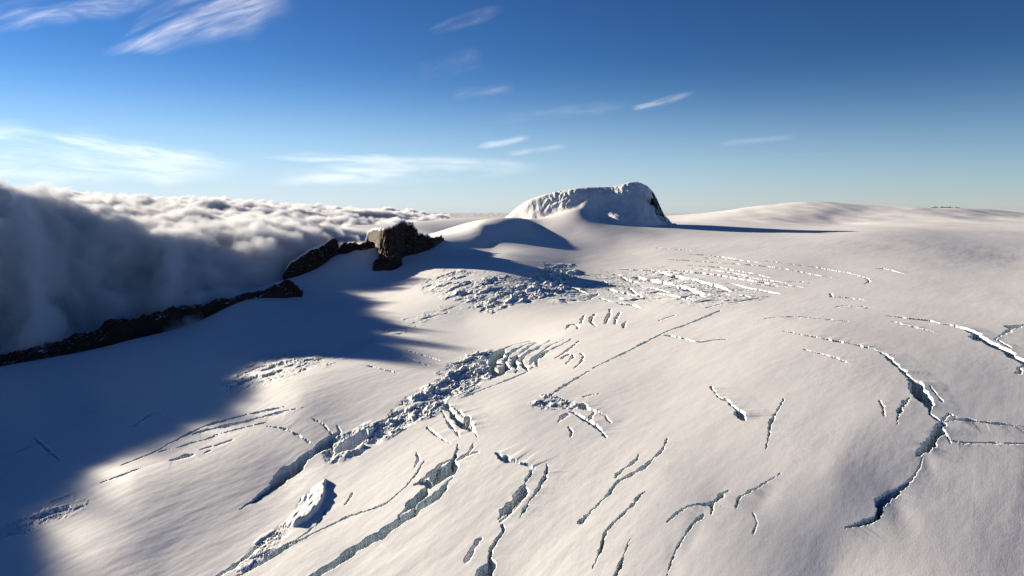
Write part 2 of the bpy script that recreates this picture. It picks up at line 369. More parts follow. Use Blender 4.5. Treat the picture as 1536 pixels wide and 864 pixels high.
# ------------------------------------------------------------------ crevasses: (label or None, points, width in photo px, depth/width, scarp height m [+ = side away from the sun raised], lip)
CR = [
 ("long wide open crevasse with a grey shaded wall running out of the frame bottom", [(452,880),(469,866),(497,846),(529,827),(552,812),(576,798),(600,783),(622,769),(643,753),(662,736),(672,724),(680,713)], [8,10,11,12,14,14,9,9,8,6,4,2], 1.6, 0.8, 0.3),
 ("blue walled crevasse beside a long pale ice ledge below the fan of cracks", [(598,776),(612,763),(622,752),(634,742),(641,731),(642,724),(633,722),(622,726)], [3,6,8,11,12,9,6,3], 1.3, 0.6, 0.4),
 ("pale blue ice chasm under the narrow upright slit", [(646,731),(658,722),(667,709),(674,700),(680,692)], [4,11,14,13,6], 0.9, 0.6, 0.4),
 ("narrow upright dark slit topping the blue ice chasm", [(678,693),(682,685),(685,676),(686,666)], [3,4,4,2], 2.0, 0.3, 0.2),
 (None, [(622,728),(640,716),(655,702),(668,693),(677,689)], [2,4,3,3,2], 1.2, 0.4, 0.2),
 ("broad dark crevasse with deep shaded floor opening at the frame bottom", [(718,880),(728,860),(735,842),(742,820),(749,803),(754,788)], [15,17,21,21,20,11], 1.2, 1.0, 0.5),
 ("torn zigzag crevasse climbing from the broad dark opening", [(747,779),(756,768),(764,762),(772,754),(779,743),(786,729),(791,717),(797,706),(799,700)], [6,9,7,8,8,5,5,4,2], 1.3, 1.0, 0.6),
 (None, [(750,783),(765,772),(778,758),(786,746),(790,735)], [3,5,4,5,3], 1.2, 0.7, 0.5),
 ("white edged kinked crack above the zigzag crevasse", [(800,702),(788,696),(774,692),(762,691),(752,685),(743,679)], [3,3,3,6,7,3], 0.9, 1.6, 0.5),
 ("hooked crevasse with a black upper tip next to the zigzag crevasse", [(779,778),(787,764),(797,749),(807,735),(812,724),(817,716),(821,706),(820,695)], [2,3,3,5,4,5,6,2], 1.4, 0.8, 0.3),
 (None, [(700,842),(708,828),(715,815),(720,808)], [4,7,6,3], 0.35, 0.5, 0.2),
 ("short lens shaped chasm with a lit snow wall below the icefall", [(670,607),(676,616),(683,627),(690,633),(698,639),(706,645)], [5,9,11,11,7,3], 1.1, 2.5, 0.6),
 (None, [(682,613),(692,621),(702,630),(709,642),(716,655)], [2,4,4,4,2], 0.8, 1.8, 0.6),
 ("thin pair of dark cracks curling down beside the lone ice tower", [(398,836),(421,822),(444,809),(462,797),(476,785),(484,774),(489,762)], [4,4,3,3,3,2,1.5], 2.0, 0.3, 0.1),
 ("very long hairline crack arcing over the lower slope", [(330,880),(365,858),(400,838),(440,815),(476,796),(524,773),(556,764),(578,756),(594,743),(609,729),(624,711),(636,691)], [5,4,4,3,2.5,3,2.5,2,2,2,2,1.5], 2.0, 0.3, 0.1),
 (None, [(518,756),(524,748),(529,739)], [1.5,2,1.5], 2, 0.2, 0.1),
 ("dark straight crack hugging the lower edge of the icefall", [(692,597),(707,591),(735,580),(762,570),(787,559),(800,551)], [2,4,3,4,2.5,1.5], 1.6, 0.5, 0.1),
 ("straight crack rising from the small ice cluster", [(818,597),(832,588),(848,577),(867,566),(884,556)], [2,3,3.5,3,1.5], 1.6, 0.5, 0.1),
 ("long fine crack drawn along the crest of the dome", [(889,552),(915,539),(935,530),(949,523),(975,510),(1003,496),(1030,487),(1052,478),(1068,471),(1080,466)], [1.5,2.5,3,4,2,2,2.5,3.5,3.5,2], 1.4, 0.5, 0.1),
 ("bright rimmed crevasse curving away from the small ice cluster", [(853,616),(862,619),(873,626),(882,631),(892,637),(901,645),(910,655)], [2,2,3,5,4,3,1.5], 1.2, 1.4, 0.5),
 (None, [(838,632),(844,626),(850,621)], [2,4,6], 1.0, 0.4, 0.2),
 (None, [(862,609),(872,608),(884,613),(896,616),(907,622),(916,633)], [4,6,4,2,3,1.5], 1.0, 1.3, 0.6),
 (None, [(884,628),(889,621),(891,617)], [2,2.5,2], 1.5, 0.2, 0.2),
 (None, [(876,594),(884,592),(898,589)], [3,3,1.5], 1.4, 0.3, 0.1),
 (None, [(856,655),(858,647),(853,640)], [2,2,1.5], 1.2, 0.4, 0.1),
 ("long crooked crack dropping down the middle of the smooth dome face", [(870,783),(882,771),(893,760),(907,747),(917,735),(924,724),(935,717),(947,711),(958,705),(969,698),(982,685),(991,676),(997,666),(1001,655)], [4,2,2,2,2.5,3,3,4,4,5,4,4,3,1.5], 1.5, 0.6, 0.15),
 ("shorter twin crack beside the long crooked crack", [(922,716),(928,708),(936,702),(948,695),(956,687),(958,678)], [2,4,4,4,4,1.5], 1.4, 0.6, 0.15),
 ("wavy crack descending below the twin cracks", [(889,852),(895,838),(902,822),(905,808),(909,797),(918,786),(929,776),(940,765),(951,755),(958,745),(967,737)], [1.5,2.5,3,3,3,3,3,3,4,3,1.5], 1.6, 0.5, 0.1),
 ("straight crack running off the frame bottom below the wavy one", [(919,875),(924,862),(931,846),(937,829),(945,808)], [2.5,3.5,4,3.5,1.5], 1.6, 0.4, 0.1),
 ("short crevasse with a bright snow wall alone on the dome face", [(1067,577),(1072,588),(1082,596),(1094,602),(1103,610),(1110,619),(1116,629)], [1.5,3,5,6,7,8,3], 0.9, 2.2, 0.5),
 ("slim grey slot alone on the dome face beside the bright walled one", [(1149,672),(1152,658),(1154,645),(1156,632),(1161,622),(1168,611),(1176,596)], [1.5,2,3,6,6,3,1.5], 0.8, 0.7, 0.1),
 ("branching crack above the dimpled hollow", [(1104,763),(1106,753),(1109,746),(1118,741),(1127,736),(1140,729),(1151,722),(1171,710)], [3,4,3,3,3,2.5,2.5,1.5], 1.3, 0.9, 0.1),
 ("forked dark crack with three arms in a grey hollow", [(1000,783),(1015,770),(1031,760),(1044,756),(1060,757),(1068,755),(1077,748),(1084,740),(1093,735)], [1.5,2.5,2.5,2.5,3,5,5,3,1.5], 1.3, 0.8, 0.1),
 (None, [(1068,756),(1068,763),(1067,771)], [4,4,2], 1.3, 0.4, 0.1),
 ("faint long crack trailing down from the forked crack", [(1000,866),(1004,850),(1009,836),(1015,822),(1022,811),(1031,797),(1040,784),(1049,777),(1056,772)], [2,2,2.5,2.5,2.5,3,3,4,2], 1.0, 0.6, 0.1),
 ("long white lipped crack sweeping over the dome to a dark gash", [(1173,498),(1200,503),(1245,511),(1280,517),(1314,526),(1327,533),(1338,543),(1352,556),(1367,570)], [1.5,2.5,3,3,3.5,3.5,4,4,4], 0.9, 1.8, 0.2),
 ("dark stepped gash joining the white lipped crack to the junction", [(1366,569),(1373,577),(1379,587),(1386,597),(1391,607),(1393,615),(1401,626),(1412,635)], [4,9,10,8,6,5,6,6], 1.1, 1.4, 0.5),
 ("level crevasse running from the junction out of the frame", [(1412,634),(1428,632),(1446,631),(1470,634),(1490,637),(1513,639),(1536,641),(1570,644)], [5,4,5,5,6,5,4,4], 0.9, 1.5, 0.3),
 ("short ragged crevasse hanging below the junction", [(1415,636),(1409,648),(1402,657),(1396,667),(1384,676),(1373,685)], [6,9,7,9,6,2], 1.1, 1.2, 0.5),
 (None, [(1400,652),(1406,645),(1410,640)], [3,5,5], 1.1, 0.5, 0.4),
 (None, [(1426,668),(1423,661),(1417,650)], [2,3,2], 0.8, 0.5, 0.3),
 ("deep blue black hole of a crevasse on the shaded lower slope", [(1267,793),(1285,787),(1302,782),(1314,778),(1320,768),(1319,757),(1326,748),(1337,740),(1350,734),(1362,724)], [2,3,4,5,8,10,9,8,5,3], 1.5, -1.2, 0.3),
 ("small bent slot above the level crevasse", [(1346,637),(1346,629),(1348,620),(1352,611),(1358,604),(1364,597)], [1.5,4,5,5,4,1.5], 1.1, 0.7, 0.2),
 (None, [(1326,624),(1325,612),(1319,600)], [1.5,2,1.5], 0.8, 0.7, 0.1),
 ("dark crack curving in at the frame edge near the white scarp", [(1493,510),(1500,504),(1510,498),(1518,491),(1530,488),(1560,486)], [2,3,4,6,6,6], 1.2, 0.9, 0.3),
 (None, [(1498,511),(1507,517),(1516,522)], [2,2.5,1.5], 0.9, 0.8, 0.2),
 ("big white scarp crevasse bending down to the frame edge", [(1328,473),(1360,477),(1397,482),(1428,489),(1450,494),(1460,500),(1472,509),(1482,514),(1498,521),(1515,531),(1530,542),(1550,550)], [1.5,2.5,3,3,5,8,7,6,5,5,8,8], 0.8, 2.4, 0.4),
 (None, [(1526,560),(1530,552),(1538,545)], [4,7,8], 0.9, 1.0, 0.5),
 ("short bright crack under the big white scarp", [(1338,482),(1352,486),(1368,490),(1385,494),(1402,499)], [1.5,2.5,3.5,3,1.5], 0.7, 1.4, 0.2),
 ("thin level crack across the upper dome", [(1147,479),(1166,477),(1186,476),(1203,476),(1220,478),(1245,480),(1272,482)], [1.5,2,3,2,3,3,1.5], 0.8, 1.2, 0.2),
 (None, [(1252,461),(1266,458),(1279,458),(1296,460),(1314,462)], [1.5,2.5,3,2.5,1.5], 0.8, 1.3, 0.2),
 (None, [(1246,440),(1248,445),(1270,446),(1299,450)], [2,2,2.5,1.5], 0.7, 1.0, 0.2),
 (None, [(1420,660),(1428,663),(1441,666),(1475,666),(1510,667),(1560,668)], [2,3,3,2,2,2], 0.6, 0.7, 0.1),
 ("small wavy crack above the dome crest", [(998,503),(1010,505),(1025,508),(1040,512),(1053,513),(1070,510),(1090,509)], [3,3,2,2.5,2,2,1.5], 0.9, 0.9, 0.2),
 (None, [(1206,524),(1222,528),(1240,533),(1256,538),(1272,545)], [1.5,2,2,2,1.5], 0.4, 0.9, 0.1),
 # concentric bright scarps of the upper basin
 ("uppermost fine white crevasse line of the upper basin", [(1036,381),(1062,382),(1091,386),(1110,390)], [1.5,1.9,1.9,1.5], 0.6, 0.9, 0.2),
 ("longest white crevasse line sweeping across the upper basin", [(1000,389),(1036,390),(1075,393),(1117,397),(1150,400),(1182,405),(1218,412),(1257,418)], [1.5,1.9,2.2,2.2,2.6,2.6,2.2,1.5], 0.6, 1.2, 0.2),
 ("second white crevasse line of the upper basin below the longest", [(1030,397),(1055,399),(1078,401),(1100,406),(1127,410),(1156,417)], [1.5,2.2,3.0,2.2,2.2,1.5], 0.6, 1.32, 0.2),
 ("hook ended white crevasse line of the upper basin", [(1150,391),(1184,396),(1218,400),(1250,406),(1274,410),(1292,415),(1301,418),(1304,422),(1297,426)], [1.5,1.5,1.9,1.9,1.9,2.2,2.2,2.2,1.5], 0.7, 0.9, 0.2),
 ("short white crevasse line nearest the open plateau", [(1313,402),(1326,403),(1340,406),(1356,411)], [1.5,1.9,2.2,1.5], 0.6, 0.9, 0.2),
 (None, [(1000,405),(1036,408),(1075,413),(1117,420),(1150,425),(1182,428),(1212,432)], [2.2,3.8,3.8,3.8,3.0,2.2,1.5], 0.7, 1.56, 0.4),
 (None, [(980,408),(1010,414),(1036,419),(1070,428),(1095,437)], [2.2,4.5,5.2,5.2,3.8], 0.7, 1.56, 0.5),
 (None, [(955,418),(985,421),(1015,428),(1040,438),(1055,448)], [2.2,5.2,6.0,6.0,3.0], 0.6, 1.56, 0.5),
 (None, [(1090,424),(1120,432),(1150,437),(1172,441)], [1.5,3.0,3.8,1.5], 0.7, 1.08, 0.5),
 (None, [(1060,462),(1080,457),(1110,453),(1140,448)], [1.5,1.9,1.9,1.5], 1.0, 0.36, 0.3),
 ("bare dark square hole in the upper crevasse field", [(880,430),(885,427),(892,425)], [4.5,6.0,3.8], 0.9, 0.3, 0.3),
 (None, [(884,450),(890,444),(897,440)], [3.0,5.2,2.2], 0.9, 0.3, 0.3), (None, [(932,416),(942,421),(955,423)], [2.2,3.0,2.2], 0.9, 0.6, 0.3),
 (None, [(876,452),(885,449),(896,441)], [1.5,2.2,1.5], 1, 0.3, .2),
 (None, [(943,432),(950,438),(963,447)], [1.5,3.0,2.2], 0.9, 0.72, 0.3), (None, [(905,422),(915,427),(928,430)], [2.2,3.0,2.2], 0.8, 0.84, 0.4),
 (None, [(900,448),(915,452),(935,455)], [1.5,3.0,2.2], 0.8, 0.84, 0.4), (None, [(960,462),(950,457),(930,456)], [3.0,3.0,1.5], 0.8, 0.6, 0.4),
 (None, [(1060,386),(1100,389),(1140,394)], [1.5,2.5,1.5], 0.6, 1.2, 0.2), (None, [(1100,414),(1140,419),(1185,425)], [2,3,1.5], 0.6, 1.3, 0.2), (None, [(1040,403),(1080,407),(1122,414)], [2,3,1.5], 0.6, 1.3, 0.2),
 (None, [(930,404),(980,406),(1030,412)], [2,3,2], 0.6, 1.2, 0.3), (None, [(920,412),(955,416),(992,425)], [2,4,2], 0.6, 1.3, 0.3), (None, [(905,433),(930,438),(962,446)], [2,4,2], 0.7, 1.2, 0.3),
 (None, [(980,440),(1010,445),(1042,452)], [2,4,2], 0.7, 1.3, 0.3), (None, [(1010,432),(1040,438),(1072,446)], [2,4,2], 0.7, 1.4, 0.3), (None, [(1075,441),(1100,444),(1132,448)], [2,3,1.5], 0.7, 1.1, 0.3),
 (None, [(840,419),(870,414),(902,413)], [2,3,2], 0.7, 1.0, 0.3), (None, [(850,431),(864,435),(882,441)], [2,3,2], 0.7, 1.0, 0.3), (None, [(985,372),(1010,374),(1040,376)], [1.5,2,1.5], 0.5, 1.0, 0.2),
 (None, [(1190,432),(1150,428),(1120,426)], [1.5,2.5,2], 0.6, 1.1, 0.2), (None, [(1160,425),(1190,422),(1220,424)], [1.5,2,1.5], 0.6, 1.0, 0.2), (None, [(960,430),(985,434),(1005,440)], [2,3,2], 0.7, 1.2, 0.3),
 # fine vertical cracks under the field
 (None, [(908,486),(911,478),(915,470),(915,463)], [1.5,3,3,2], 1.2, 0.4, 0.2), (None, [(894,490),(886,483),(887,477),(892,471)], [2,3,3,2], 1.2, 0.4, 0.2),
 (None, [(866,494),(868,489),(862,487),(854,488),(849,495)], [2,3,2.5,2.5,2], 1.2, 0.4, 0.2), (None, [(872,485),(873,479),(877,473)], [2,3,2], 1.2, 0.4, 0.2),
 (None, [(936,493),(935,487),(940,482)], [2,2.5,1.5], 1.2, 0.3, 0.2), (None, [(988,481),(1002,476),(1012,473)], [1.5,2,1.5], 1.2, 0.3, 0.2), (None, [(922,487),(924,478),(930,468)], [1.5,2.5,2], 1.2, 0.4, 0.2),
 # curved walls on the east end of the icefall
 ("first curved blue crevasse closing the top of the icefall", [(745,563),(739,552),(739,541),(744,532),(754,524),(768,518),(784,514),(800,511)], [6,9,10,9,7,5,3,1.5], 1.2, 2.0, 0.3),
 ("second curved crevasse fanning from the top of the icefall", [(754,561),(759,552),(757,543),(762,533),(774,525),(788,518),(803,513)], [5,9,9,6,4,3,1.5], 1.3, 1.5, 0.3),
 ("third curved crevasse fanning from the top of the icefall", [(775,560),(774,551),(770,543),(774,535),(784,528),(795,520),(806,514)], [4,6,6,5,4,3,1.5], 1.3, 1.5, 0.3),
 ("fourth curved crevasse fanning from the top of the icefall", [(792,557),(785,548),(781,540),(788,533),(800,526),(812,519),(826,511)], [3,5,7,5,4,2.5,1.5], 1.3, 1.5, 0.3),
 ("last curved crevasse fanning from the top of the icefall", [(806,550),(804,543),(806,537),(814,531),(826,525),(842,518),(858,508)], [5,7,6,5,3,2.5,1.5], 1.3, 1.2, 0.3),
 (None, [(796,548),(800,538),(812,529),(826,519),(846,510)], [2,4,3,2.5,1.5], 1.3, 1.0, 0.3),
 (None, [(833,538),(843,532),(858,521),(868,512)], [1.5,3,2,1.5], 1.2, 0.4, 0.2), (None, [(862,552),(872,543),(876,533),(870,530)], [1.5,2,2,1.5], 1.2, 0.4, 0.2),
 (None, [(843,538),(852,532),(860,533),(855,541),(849,546)], [3,5,5,3,2], 0.9, 1.0, 0.5),
 # parallel cracks on the western glacier
 ("upper one of the parallel cracks on the sunlit slope below the shadow edge", [(250,668),(280,652),(307,639),(338,630),(370,622),(398,616),(428,610)], [1.5,2.5,4,3,4,3,1.5], 1.0, -0.8, 0.1),
 ("middle one of the parallel cracks on the sunlit slope below the shadow edge", [(288,652),(302,647),(318,643),(342,638),(366,633),(394,625),(422,618),(455,612)], [1.5,3,4,4,4,3,3,1.5], 1.0, -0.8, 0.1),
 ("lower one of the parallel cracks on the sunlit slope below the shadow edge", [(265,672),(280,667),(296,662),(312,659),(322,653),(340,648),(372,640),(400,634)], [1.5,4,4.5,5,3,3,2.5,1.5], 1.0, -0.8, 0.1),
 (None, [(256,691),(268,688),(280,685),(290,682)], [2,4,5,2], 0.9, -0.8, 0.1), (None, [(305,682),(312,678),(318,676)], [2,3,2], 0.9, -0.5, 0.1), (None, [(240,678),(248,676),(256,674)], [2,3,2], 0.9, -0.5, 0.1),
 (None, [(180,700),(205,690),(230,680),(252,668)], [1.5,2,2,1.5], 0.7, -0.5, 0.1), (None, [(150,725),(185,713),(215,702)], [1.5,2.5,1.5], 0.7, -0.5, 0.1), (None, [(300,675),(330,667),(350,660)], [1.5,2.5,1.5], .7, -.5, .1),
 (None, [(545,548),(560,551),(575,555),(596,560)], [1.5,2,2,1.5], 0.8, 0.5, 0.1), (None, [(610,525),(635,533),(660,541)], [1.5,1.5,1.5], 0.7, 0.4, 0.1), (None, [(600,532),(625,542),(645,550)], [1.5,1.5,1.5], 0.7, 0.4, 0.1),
 (None, [(468,628),(486,638),(496,650),(508,662)], [1.5,1.5,2,1.5], 0.8, 0.5, 0.1), (None, [(506,640),(510,648),(508,655)], [2,3,2], 1, 0.5, .2),(None, [(400,640),(430,645),(450,655),(470,668)], [1.5,1.5,1.5,1.5], 0.8, 0.5, 0.1),
 
 (None, [(1130,800),(1136,784),(1130,770)], [1.5,2,1.5], 0.5, 0.4, 0.05), (None, [(1362,724),(1372,714),(1380,700),(1384,686)], [3,2,2,2], 0.5, 0.5, 0.1),
  (None, [(1395,580),(1404,592),(1414,604)], [1.5,1.5,1.5], 0.5, 0.6, 0.05), (None, [(1412,634),(1424,622),(1434,627)], [2,2,1.5], 0.5, 0.6, 0.1),
 (None, [(640,640),(660,655),(676,665)], [1.5,2,1.5], 0.5, 0.8, 0.1), (None, [(662,615),(672,632),(690,655)], [2,3,2], 0.4, 1.0, 0.1), (None, [(622,700),(628,688),(624,676)], [1.5,2.5,1.5], 0.4, 0.6, 0.1),
 (None, [(660,712),(668,706),(676,696),(700,682),(722,676)], [2,3,2,3,2], 0.9, 0.4, 0.1), (None, [(688,690),(700,682),(708,672),(710,664)], [2,2.5,2.5,1.5], 0.9, 0.4, 0.1),
 (None, [(200,640),(225,622),(250,612)], [2,3,2], 0.5, 0.4, 0.2), (None, [(120,622),(150,612),(190,600)], [2,3,2], 0.5, 0.4, 0.2), (None, [(20,680),(50,668),(80,660)], [2,4,2], 0.5, 0.4, 0.2), (None, [(90,690),(70,672),(50,655)], [2,3,2], 0.5, 0.4, 0.2),
 # dark trough line
 ("dark broken trench along the foot of the shaded slope", [(355,765),(372,756),(390,744),(402,735),(418,720),(430,708),(441,702),(455,690),(470,679),(482,672),(494,660),(508,650)], [2,4,6,8,9,11,9,8,8,9,10,6], 0.9, -2.5, 0.5),
 (None, [(510,676),(520,668),(533,662),(545,650)], [4,10,9,5], 0.7, -1.5, 0.6),
 (None, [(528,684),(536,680),(545,676)], [3,6,3], 0.8, 0.5, 0.6),
 (None, [(325,864),(352,848),(380,826),(398,812)], [4,5,4,2], 1, 0.3, 0.2),
]
ICE = [
 # label, outline in photo px, fade px, cell m (across, along), rotation deg, height m, crack m
 ("shattered main icefall of jagged pale blue ice blocks in the trough", [(540,664),(556,640),(600,604),(645,574),(672,546),(700,532),(730,524),(746,530),(748,560),(735,572),(705,590),(680,600),(650,622),(600,648),(565,668)], 9, (7, 13), 60, 5.6, 2.2),
 ("soft snowy lumps of old ice trailing from the main icefall down to the trench", [(478,690),(488,668),(510,650),(540,640),(560,630),(575,640),(560,668),(535,684),(505,696)], 8, (10, 16), 55, 4.5, 1.2),
 ("tumbled ice blocks in the sunlit pocket of the upper basin", [(622,428),(640,412),(680,402),(730,408),(770,416),(800,404),(832,392),(868,398),(850,416),(815,430),(790,446),(745,460),(700,456),(650,446)], 10, (13, 22), 40, 3.8, 1.4),
 ("bright ridge of toppled seracs climbing between the sunlit pocket and the crevasse field", [(705,462),(740,446),(775,436),(800,418),(822,402),(850,398),(872,408),(862,428),(835,446),(800,452),(760,462),(725,470)], 7, (11, 16), 50, 6.0, 2.2),
 ("torn crevasse field of long snowy ice walls in the upper basin", [(795,446),(845,416),(915,404),(1000,398),(1060,412),(1120,430),(1172,438),(1130,455),(1065,460),(985,458),(905,452),(850,462)], 14, (22, 75), -12, 3.0, 1.6),
 ("dim blue ice rubble lying inside the big cloud shadow near its rim", [(325,572),(370,548),(400,528),(470,522),(500,532),(470,552),(420,572),(350,592)], 9, (8, 13), 30, 2.6, 1.2),
 ("half shaded mound of broken ice in the gap of the cloud shadow", [(-10,800),(20,775),(60,756),(110,744),(152,752),(120,770),(70,788),(20,806)], 8, (5, 11), 25, 2.0, 1.0),
 ("ribbon of small ice rubble trailing below the lone ice tower", [(340,856),(372,824),(402,798),(432,780),(445,786),(432,806),(404,830),(372,862)], 6, (3.5, 6), 55, 1.8, 0.8),
 ("string of small snowy ice lumps following the shadow edge", [(470,548),(515,520),(580,489),(650,464),(705,452),(715,460),(660,476),(600,502),(535,530),(490,552)], 7, (9, 15), 40, 1.8, 1.0),
 ("small white cluster of ice blocks halfway down the dome flank", [(797,608),(812,592),(828,588),(850,600),(868,610),(858,622),(836,612),(812,616)], 5, (4, 6), 30, 2.6, 1.0),
]
TOWER = ("lone wedge of pale ice standing out of the lower slope", [(428,790),(438,768),(452,746),(468,733),(489,720),(488,742),(480,762),(462,780),(444,790)], 7.0)

def poly_dist(U, V, poly):
    """signed distance in px, positive inside"""
    P_ = np.array(poly, float); Q_ = np.roll(P_, -1, 0)
    d = np.full(U.shape, 1e9); ins = np.zeros(U.shape, bool)
    for (x0, y0), (x1, y1) in zip(P_, Q_):
        ex, ey = x1 - x0, y1 - y0
        t = np.clip(((U - x0) * ex + (V - y0) * ey) / (ex * ex + ey * ey), 0, 1)
        d = np.minimum(d, np.hypot(U - x0 - t * ex, V - y0 - t * ey))
        c = ((y0 > V) != (y1 > V)) & (U < ex * (V - y0) / (ey if ey else 1e-9) + x0)
        ins ^= c
    return np.where(ins, d, -d)
_dep = Yg * cp - Z * sp
UU = CX + FPX * Xg / _dep
VV = CY - FPX * (Yg * sp + Z * cp) / _dep
LABELS = {}
_next = 1
shift = 6 * perlin2(Xg / 60, Yg / 60, 51)
for k, (lab, poly, fade, (s1, s2), rot, amp, crk) in enumerate(ICE):
    pa = np.array(poly)
    rr = np.nonzero((UU > pa[:, 0].min() - 20) & (UU < pa[:, 0].max() + 20) & (VV > pa[:, 1].min() - 20) & (VV < pa[:, 1].max() + 20) & (Yg < 2600))
    if len(rr[0]) == 0: continue
    sl = (slice(rr[0].min(), rr[0].max() + 1), slice(rr[1].min(), rr[1].max() + 1))
    x, y = Xg[sl], Yg[sl]
    sd = poly_dist(UU[sl], VV[sl], poly) + 5 * fbm2(x / 25, y / 40, 3, 200 + k)
    mk = sstep(-3, fade * 1.3, sd)
    c, s = math.cos(math.radians(rot)), math.sin(math.radians(rot))
    wx = x + 0.35 * s1 * fbm2(x / s1 / 1.5, y / s1 / 1.5, 2, 210 + k); wy = y + 0.35 * s1 * fbm2(x / s1 / 1.5, y / s1 / 1.5, 2, 230 + k)
    p, q = (wx * c + wy * s) / s2, (-wx * s + wy * c) / s1
    h = 0
    zone = sstep(-0.5, 0.5, fbm2(x / (4 * s1), y / (4 * s1), 3, 260 + k))        # calm and torn patches
    for oc, (sc, w, keep) in enumerate(((0.38, 1.0, 0.3), (0.8, 0.62, 0.45), (1.7, 0.36, 0.5), (3.6, 0.16, 0.5))):
        jx = p * sc + 0.25 * perlin2(p * sc * 2.3, q * sc * 2.3, 220 + oc); jy = q * sc + 0.25 * perlin2(p * sc * 2.3, q * sc * 2.3, 225 + oc)
        f1, f2, idc, dx, dy = voronoi2(jx, jy, 240 + k + 50 * oc)
        rn = _rnd[idc]
        up = (rn[..., 3] > keep)
        blk = up * ((rn[..., 0] - 0.25) + 2.0 * (rn[..., 1] - 0.5) * dx + 2.0 * (rn[..., 2] - 0.5) * dy)
        h = h + w * amp * blk * sstep(0.0, 0.05, f2 - f1) * (0.35 + 0.65 * zone if oc else 1.0)
        h = h - w * crk * 1.6 * (1 - sstep(0.01, 0.10, f2 - f1)) * (rn[..., 0] > 0.62) * zone
    h = h - 0.25 * amp + 0.15 * amp * fbm2(x / s1 * 3, y / s1 * 3, 4, 270 + k, 0.6)
    dens = sstep(-0.75, -0.15, fbm2(x / (5 * s1), y / (5 * s1), 2, 290 + k)) if k in (2, 4, 5, 8) else sstep(-0.75, -0.3, fbm2(x / (5 * s1), y / (5 * s1), 2, 290 + k))
    Z[sl] += h * mk * dens
    if lab:
        GID[sl] = np.where((mk > 0.05), _next, GID[sl]); LABELS[_next] = ("icefall", lab, "icefall", "icefalls of the glacier"); _next += 1
# the lone wedge of ice
sd = poly_dist(UU, VV, TOWER[1]) + 1.5 * perlin2(Xg / 5, Yg / 9, 300)
edge_ = [(491,719), (489,732), (485,747), (477,762), (462,777), (447,788)]
dR = np.full(UU.shape, 1e9)
for (x0_, y0_), (x1_, y1_) in zip(edge_[:-1], edge_[1:]):
    t_ = np.clip(((UU - x0_) * (x1_ - x0_) + (VV - y0_) * (y1_ - y0_)) / ((x1_ - x0_) ** 2 + (y1_ - y0_) ** 2), 0, 1)
    dR = np.minimum(dR, np.hypot(UU - x0_ - t_ * (x1_ - x0_), VV - y0_ - t_ * (y1_ - y0_)))
mk = sstep(-1, 2.5, sd)
Z += mk * (TOWER[2] * 0.6 * (1 - sstep(0, 24, dR)) + 0.9 * (np.abs(perlin2(Xg / 5, Yg / 12, 301)) * 2 - 0.5))
GID[sd > -1] = _next; LABELS[_next] = ("ice_tower", TOWER[0], "ice tower", None); _next += 1
del UU, VV, _dep

